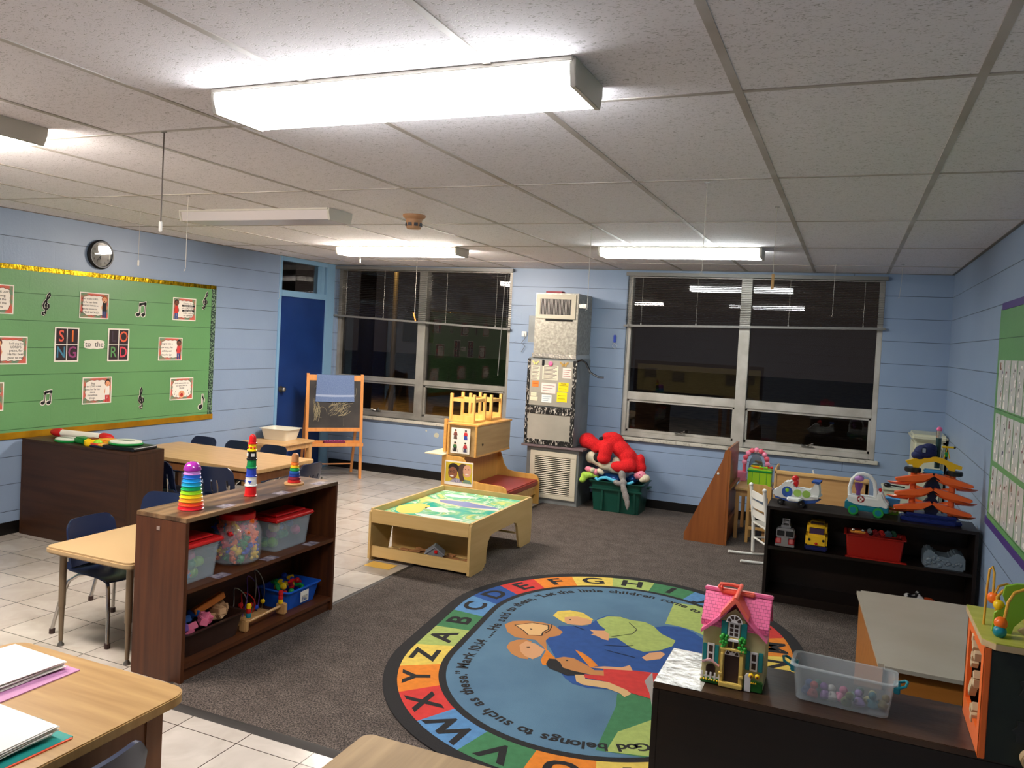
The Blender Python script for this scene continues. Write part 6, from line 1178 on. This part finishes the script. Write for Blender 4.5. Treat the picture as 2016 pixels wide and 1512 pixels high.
MB().prism([(-.006,.02),(.022,-.010),(A+.01,-.010),(A+.01,A+.006),(-.006,A+.006)],'z',A-.02,A-.004,pln).build('top_board',ac); MB().prism([(-.006,.02),(.022,-.010),(A+.01,-.010),(A+.01,A+.006),(-.006,A+.006)],'z',A-.004,A-.001,lt_).build('top_paint',ac)
random.seed(4)
for k in range(13): MB().prism([(-.012,-.010),(.010,-.013),(.013,.008),(-.008,.012)],'x',-.004,.014,mat('pale_wood_piece',(214,190,150),.5),.001,M=Matrix.Translation((.0,A*.5+random.uniform(-.05,.04),.055+k*.0165))@Matrix.Rotation(random.uniform(0,3),4,'X')).build('wooden_piece',ac)
def gear(cx,cz,r_,n,m_,y=-.004):
    return MB().prism([(cx+(r_ if k%2 else r_*1.28)*math.cos(PI*k/n),cz+(r_ if k%2 else r_*1.28)*math.sin(PI*k/n)) for k in range(2*n)],'y',y,y+.010,m_,.001).build('gear',ac)
gkm=mat('gear_dark',(34,34,30),.5); gear(.13,.20,.040,9,gkm); gear(.20,.13,.034,8,gkm); gear(.11,.09,.03,8,gkm)
MB().cyl((.115,-.03,.028),(.115,.0,.028),.024,pln,seg=24,bev=.003).cyl((.115,-.032,.028),(.115,-.028,.028),.018,mat('grey_knob',(100,106,96),.5),seg=24).build('knob',ac)
def wire(pts,m_,r_=.0032): return MB().tube(pts,r_,m_,8).build('wire',ac)
yw_=mat('yellow_wire',(222,164,60),.35)
zt=A-.001
wire([(.014,.14,zt),(.016,.138,zt+.10),(.018,.13,zt+.155),(.024,.125,zt+.165),(.028,.12,zt+.15),(.028,.118,zt+.10),(.03,.115,zt+.07)],yw_)
wire([(.03,.115,zt+.09),(.04,.12,zt+.115),(.06,.13,zt+.122),(.09,.14,zt+.115),(.12,.15,zt+.09),(.13,.15,zt)],yw_)
wire([(.036,.105,zt+.03),(.036,.105,zt+.09),(.05,.11,zt+.108),(.075,.115,zt+.11),(.10,.12,zt+.095),(.11,.12,zt)],yw_,.004)
wire([(.046,.06,zt-.0),(.048,.062,zt+.04),(.056,.068,zt+.09),(.070,.075,zt+.115),(.10,.08,zt+.13),(.16,.085,zt+.12),(.20,.09,zt+.06),(.205,.09,zt)],yw_,.004)
for x,y,z,m_,r_ in ((.03,.12,.082,ORG,.016),(.040,.055,.035,ORG,.0165),(.038,.05,.014,TEAL,.0165),(.04,.10,.07,YEL,.014)): MB().ball((x,y,zt+z),r_,m_,16).build('bead',ac)
bf=[(.0,.0),(.004,.05),(.03,.075),(.02,.10),(.025,.125),(.05,.135),(.10,.14),(.16,.135),(.20,.11),(.22,.05),(.22,0),(.18,.0),(.17,.04),(.14,.06),(.10,.058),(.07,.045),(.05,.02),(.045,.0)]
MB().prism(bf,'y',.088,.100,mat('lime_cutout',(130,176,40),.4),.001,M=Matrix.Translation((.026,0,zt))).build('animal_cutout',ac)
MB().prism([(.06,.02),(.10,.05),(.15,.05),(.14,.0),(.09,.0)],'y',.06,.07,pln,.001,M=Matrix.Translation((.02,0,zt))).build('wooden_shape',ac)

o=MB().prism([(-.522,.608),(-.500,.640),(-.4935,.60),(-.4935,.53),(-.505,.575)],'y',2.425,2.427,PAPER).build('paper_scrap'); tag(o,'curled corner of white paper sticking out at the left end of the foreground bookcase','paper')
# ================================================================ ALPHABET RUG
RCX,RCY,RTH=-1.089,4.076,.118
ZR=.0085
rug=thing('alphabet_rug','large oval alphabet rug with black border and picture of figures, on the brown carpet','rug',(RCX,RCY,ZR),RTH)
def L2(p): dx,dy=p[0]-RCX,p[1]-RCY; return (dx*math.cos(RTH)+dy*math.sin(RTH),-dx*math.sin(RTH)+dy*math.cos(RTH))
def racetrack(w_,s_,e,n=200):
    """half width w_, straight half length s_, cap height e: returns points clockwise from the left straight's bottom"""
    return None
def ring_pt(t,o):
    """point on the oval offset inward by o; t in 0..1, clockwise from the left side middle (far = +y)"""
    W_,S_,E_=1.022-o,.335,1.06-o
    # arc length table
    key=round(o,4)
    if key not in RT:
        P=[]
        P+= [(-W_,y) for y in [S_*k/10 for k in range(0,10)]]
        P+= [(-W_*math.cos(a),S_+E_*math.sin(a)) for a in [PI*k/60 for k in range(61)]]
        P+= [(W_,S_-2*S_*k/20) for k in range(1,20)]
        P+= [(W_*math.cos(a),-S_-E_*math.sin(a)) for a in [PI*k/60 for k in range(61)]]
        P+= [(-W_,-S_+S_*k/10) for k in range(1,11)]
        L_=[0]
        for a,b_ in zip(P,P[1:]): L_.append(L_[-1]+math.hypot(b_[0]-a[0],b_[1]-a[1]))
        RT[key]=(P,L_)
    P,L_=RT[key]; d=(t%1)*L_[-1]
    import bisect
    i=min(max(bisect.bisect_right(L_,d)-1,0),len(P)-2); f=(d-L_[i])/max(1e-9,L_[i+1]-L_[i])
    a,b_=P[i],P[i+1]; x,y=a[0]+(b_[0]-a[0])*f,a[1]+(b_[1]-a[1])*f
    tx,ty=b_[0]-a[0],b_[1]-a[1]; n=math.hypot(tx,ty) or 1
    return x,y,tx/n,ty/n
RT={}
rk_=mat('rug_black',(26,24,26),.95,bump=.5,bs=300)
def rm_(nm,c): return mat('rug_'+nm,c,.95,c2=tuple(int(x*.93) for x in c),ns=30,bump=.5,bs=300)
RC={'lg':rm_('pale_green',(160,176,96)),'g':rm_('green',(60,118,76)),'lb':rm_('light_blue',(82,130,176)),'b':rm_('blue',(30,74,140)),'r':rm_('red',(196,50,46)),'o':rm_('orange',(216,124,32)),'y':rm_('yellow',(216,188,84))}
N_=160
q=MB(); q.prism([ring_pt(k/N_,0)[:2] for k in range(N_)],'z',0,.006,rk_); q.build('rug_base',rug)
cols=dict(zip('ABCDEFGHIJKLMNOPQRSTUVWXYZ',['lg','g','lb','b','r','o','y','lg','g','lb','b','r','o','y','lg','g','lb','b','r','y','o','g','lb','r','o','y']))
o1,o2,o3=.068,.262,.298
def T0(i): return (i-.5)/26.0+TS
TS=-.0235
q=MB()
# measured: the A cell is centred on the left side near y=3.95
for i,ch in enumerate('ABCDEFGHIJKLMNOPQRSTUVWXYZ'):
    a,b_=T0(i),T0(i+1); n=8
    P=[ring_pt(a+(b_-a)*k/n,o1)[:2] for k in range(n+1)]+[ring_pt(b_+(a-b_)*k/n,o2)[:2] for k in range(n+1)]
    q.flat(P,RC[cols[ch]],z=.0066)
q.build('colour_band',rug)
q=MB()
for i,ch in enumerate('ABCDEFGHIJKLMNOPQRSTUVWXYZ'):
    x,y,tx,ty=ring_pt((T0(i)+T0(i+1))/2,(o1+o2)/2)
    M=Matrix(((tx,-ty,0,x),(ty,tx,0,y),(0,0,1,.0072),(0,0,0,1)))
    q.text(ch,.18,M,rk_,bold=.03,sx=1.2)
q.build('letters',rug)
q=MB(); q.flat([ring_pt(k/N_,o3)[:2] for k in range(N_)],mat('rug_field_blue',(84,118,142),.95,c2=(72,104,130),ns=2.5,bump=.5,bs=300),z=.0066); q.build('field',rug)
q=MB(); verse_t='“Let the little children come to me, and do not hinder them, for the kingdom of God belongs to such as these.” Mark 10:14 .....He said to them, '
# each character advances along the ring; starts where “Let begins
o4=.375; _,LL=None,None; ring_pt(0,o4); per=RT[round(o4,4)][1][-1]
wid={c_:1.0 for c_ in verse_t}; 
for c_ in 'iljI.,“”:1t': wid[c_]=.55
for c_ in 'mwMH': wid[c_]=1.5
wid[' ']=.8
tot=sum(wid[c_] for c_ in verse_t); t=TS2=.128
for c_ in verse_t:
    w_=wid[c_]/tot; x,y,tx,ty=ring_pt(t+w_/2,o4); t+=w_
    if c_==' ': continue
    M=Matrix(((tx,-ty,0,x),(ty,tx,0,y),(0,0,1,.0072),(0,0,0,1))); q.text(c_,.082,M,rk_,bold=.03,sx=1.08)
q.build('verse_lettering',rug)
FIG=[
('lgreen_patch',[(-0.93,5.06),(-0.80,5.08),(-0.60,5.0),(-.42,4.85),(-.42,4.5),(-0.55,4.5),(-0.74,4.63),(-0.83,4.65),(-0.90,4.65)],RC['lg']),
('green_patch2',[(-0.90,3.60),(-0.75,3.70),(-.45,3.75),(-.40,3.4),(-0.65,3.10),(-0.84,3.06),(-0.87,3.47)],RC['g']),
('pg3',[(-.80,3.25),(-.70,3.42),(-.50,3.45),(-.45,3.3),(-.62,3.12),(-.80,3.07)],RC['lg']),
('robe',[(-1.43,4.29),(-1.29,4.37),(-1.27,4.52),(-1.24,4.60),(-1.16,4.63),(-1.10,4.60),(-0.94,4.56),(-0.89,4.61),(-0.80,4.64),(-0.73,4.60),(-0.64,4.50),(-0.54,4.35),(-0.64,3.93),(-0.80,3.91),(-0.84,3.66),(-0.94,3.63),(-1.04,3.59),(-1.12,3.60),(-1.17,3.64),(-1.21,3.69),(-1.30,3.86),(-1.42,4.04),(-1.43,4.12)],mat('rug_robe_blue',(34,74,138),.95,c2=(30,68,128),ns=20)),
('jhair',[(-1.71,4.15),(-1.69,4.22),(-1.62,4.27),(-1.53,4.29),(-1.46,4.28),(-1.38,4.21),(-1.38,4.15),(-1.42,4.09),(-1.42,4.04),(-1.37,3.93),(-1.42,3.97),(-1.47,4.02),(-1.58,4.00),(-1.65,4.05)],mat('rug_tan',(176,118,66),.95)),
('jline',[(-1.66,4.17),(-1.58,4.258),(-1.485,4.27),(-1.462,4.21),(-1.473,4.15),(-1.46,4.095),(-1.53,4.062),(-1.585,4.115)],rk_),
('jface',[(-1.65,4.17),(-1.58,4.25),(-1.49,4.26),(-1.47,4.21),(-1.48,4.15),(-1.47,4.10),(-1.53,4.07),(-1.58,4.12)],mat('rug_peach',(208,166,112),.95)),
('orangehair',[(-1.57,3.85),(-1.58,3.92),(-1.56,3.97),(-1.52,4.00),(-1.48,3.99),(-1.47,3.9),(-1.44,3.83),(-1.41,3.76),(-1.45,3.75),(-1.51,3.78)],MATS['rug_tan']),
('kidface',[(-1.52,3.91),(-1.51,3.98),(-1.45,3.97),(-1.38,3.92),(-1.37,3.83),(-1.39,3.77),(-1.44,3.79),(-1.48,3.83)],mat('rug_skin',(198,146,104),.95)),
('scarf',[(-1.42,3.98),(-1.29,3.84),(-1.30,3.74),(-1.32,3.73),(-1.35,3.78),(-1.37,3.91)],RC['o']),
('blondhair',[(-1.52,4.43),(-1.52,4.52),(-1.46,4.57),(-1.38,4.57),(-1.29,4.49),(-1.29,4.46),(-1.36,4.46),(-1.42,4.40),(-1.41,4.35),(-1.45,4.37)],RC['y']),
('blondface',[(-1.45,4.44),(-1.39,4.49),(-1.32,4.48),(-1.29,4.47),(-1.28,4.41),(-1.32,4.36),(-1.40,4.34),(-1.43,4.38)],mat('rug_skin',(198,146,104))),
('greendress',[(-1.27,4.49),(-1.23,4.59),(-1.16,4.62),(-1.10,4.60),(-1.01,4.61),(-0.95,4.57),(-0.88,4.47),(-0.79,4.41),(-0.79,4.32),(-0.84,4.22),(-0.91,4.16),(-0.98,4.18),(-1.09,4.28),(-1.14,4.24),(-1.19,4.28),(-1.18,4.37),(-1.23,4.42)],RC['lg']),
('hand',[(-1.26,4.32),(-1.22,4.33),(-1.18,4.35),(-1.14,4.31),(-1.12,4.22),(-1.15,4.22),(-1.20,4.25),(-1.23,4.25),(-1.22,4.28)],MATS['rug_skin']),
('foot',[(-0.90,4.08),(-0.88,4.16),(-0.83,4.21),(-0.80,4.19),(-0.81,4.11),(-0.87,4.05)],MATS['rug_skin']),
('sash',[(-1.24,4.00),(-1.19,3.98),(-1.13,3.93),(-1.07,3.86),(-1.10,3.82),(-1.17,3.91)],RC['o']),
('girlface',[(-1.29,3.84),(-1.26,3.88),(-1.21,3.89),(-1.14,3.85),(-1.07,3.80),(-1.03,3.82),(-1.01,3.76),(-1.07,3.74),(-1.17,3.74),(-1.23,3.75)],MATS['rug_tan']),
('girlhair',[(-1.32,3.82),(-1.29,3.83),(-1.25,3.80),(-1.22,3.75),(-1.17,3.74),(-1.10,3.74),(-1.10,3.72),(-1.14,3.69),(-1.17,3.67),(-1.22,3.69),(-1.28,3.71),(-1.31,3.75)],rk_),
('reddress',[(-1.04,3.85),(-0.96,3.88),(-0.80,3.92),(-0.72,3.95),(-0.70,3.62),(-0.85,3.64),(-0.95,3.68),(-0.98,3.70),(-1.09,3.69),(-1.10,3.73),(-1.06,3.74),(-1.01,3.76)],RC['r']),
('armlt',[(-1.14,3.70),(-1.10,3.72),(-1.08,3.68),(-0.97,3.70),(-0.87,3.66),(-0.84,3.63),(-0.86,3.58),(-0.89,3.61),(-0.96,3.63),(-1.07,3.61),(-1.11,3.63)],mat('rug_sleeve',(196,160,110),.95)),
('armrt',[(-1.10,3.82),(-1.04,3.87),(-0.96,3.90),(-0.93,3.95),(-0.90,3.89),(-1.03,3.84)],MATS['rug_skin'])]
q=MB()
for k,(nm,P,m_) in enumerate(FIG): q.flat([L2(p) for p in P],m_,z=.0070+k*.00008)
def rl(P,w_=.005):
    P=[L2(p) for p in P]
    for a,b_ in zip(P,P[1:]):
        dx,dy=b_[0]-a[0],b_[1]-a[1]; n=math.hypot(dx,dy); nx,ny=-dy/n*w_/2,dx/n*w_/2
        q.flat([(a[0]+nx,a[1]+ny),(b_[0]+nx,b_[1]+ny),(b_[0]-nx,b_[1]-ny),(a[0]-nx,a[1]-ny)],rk_,z=.0090)
rl([(-1.53,3.90),(-1.0,3.90)][:0] or [(-1.475,3.90),(-1.46,3.91)],.014); rl([(-1.41,4.41),(-1.40,4.415)],.016); rl([(-1.235,3.84),(-1.225,3.845)],.014); rl([(-1.475,4.29),(-1.46,4.24),(-1.452,4.19),(-1.46,4.14)]); rl([(-1.09,4.55),(-1.02,4.46),(-1.03,4.38),(-1.12,4.28)]); rl([(-1.28,4.30),(-1.36,4.33)]); rl([(-1.12,4.14),(-1.02,4.18),(-.98,4.22)]); rl([(-1.1,4.08),(-.93,4.06)]); rl([(-1.55,4.15),(-1.55,4.16)],.012)
q.build('printed_figures',rug)
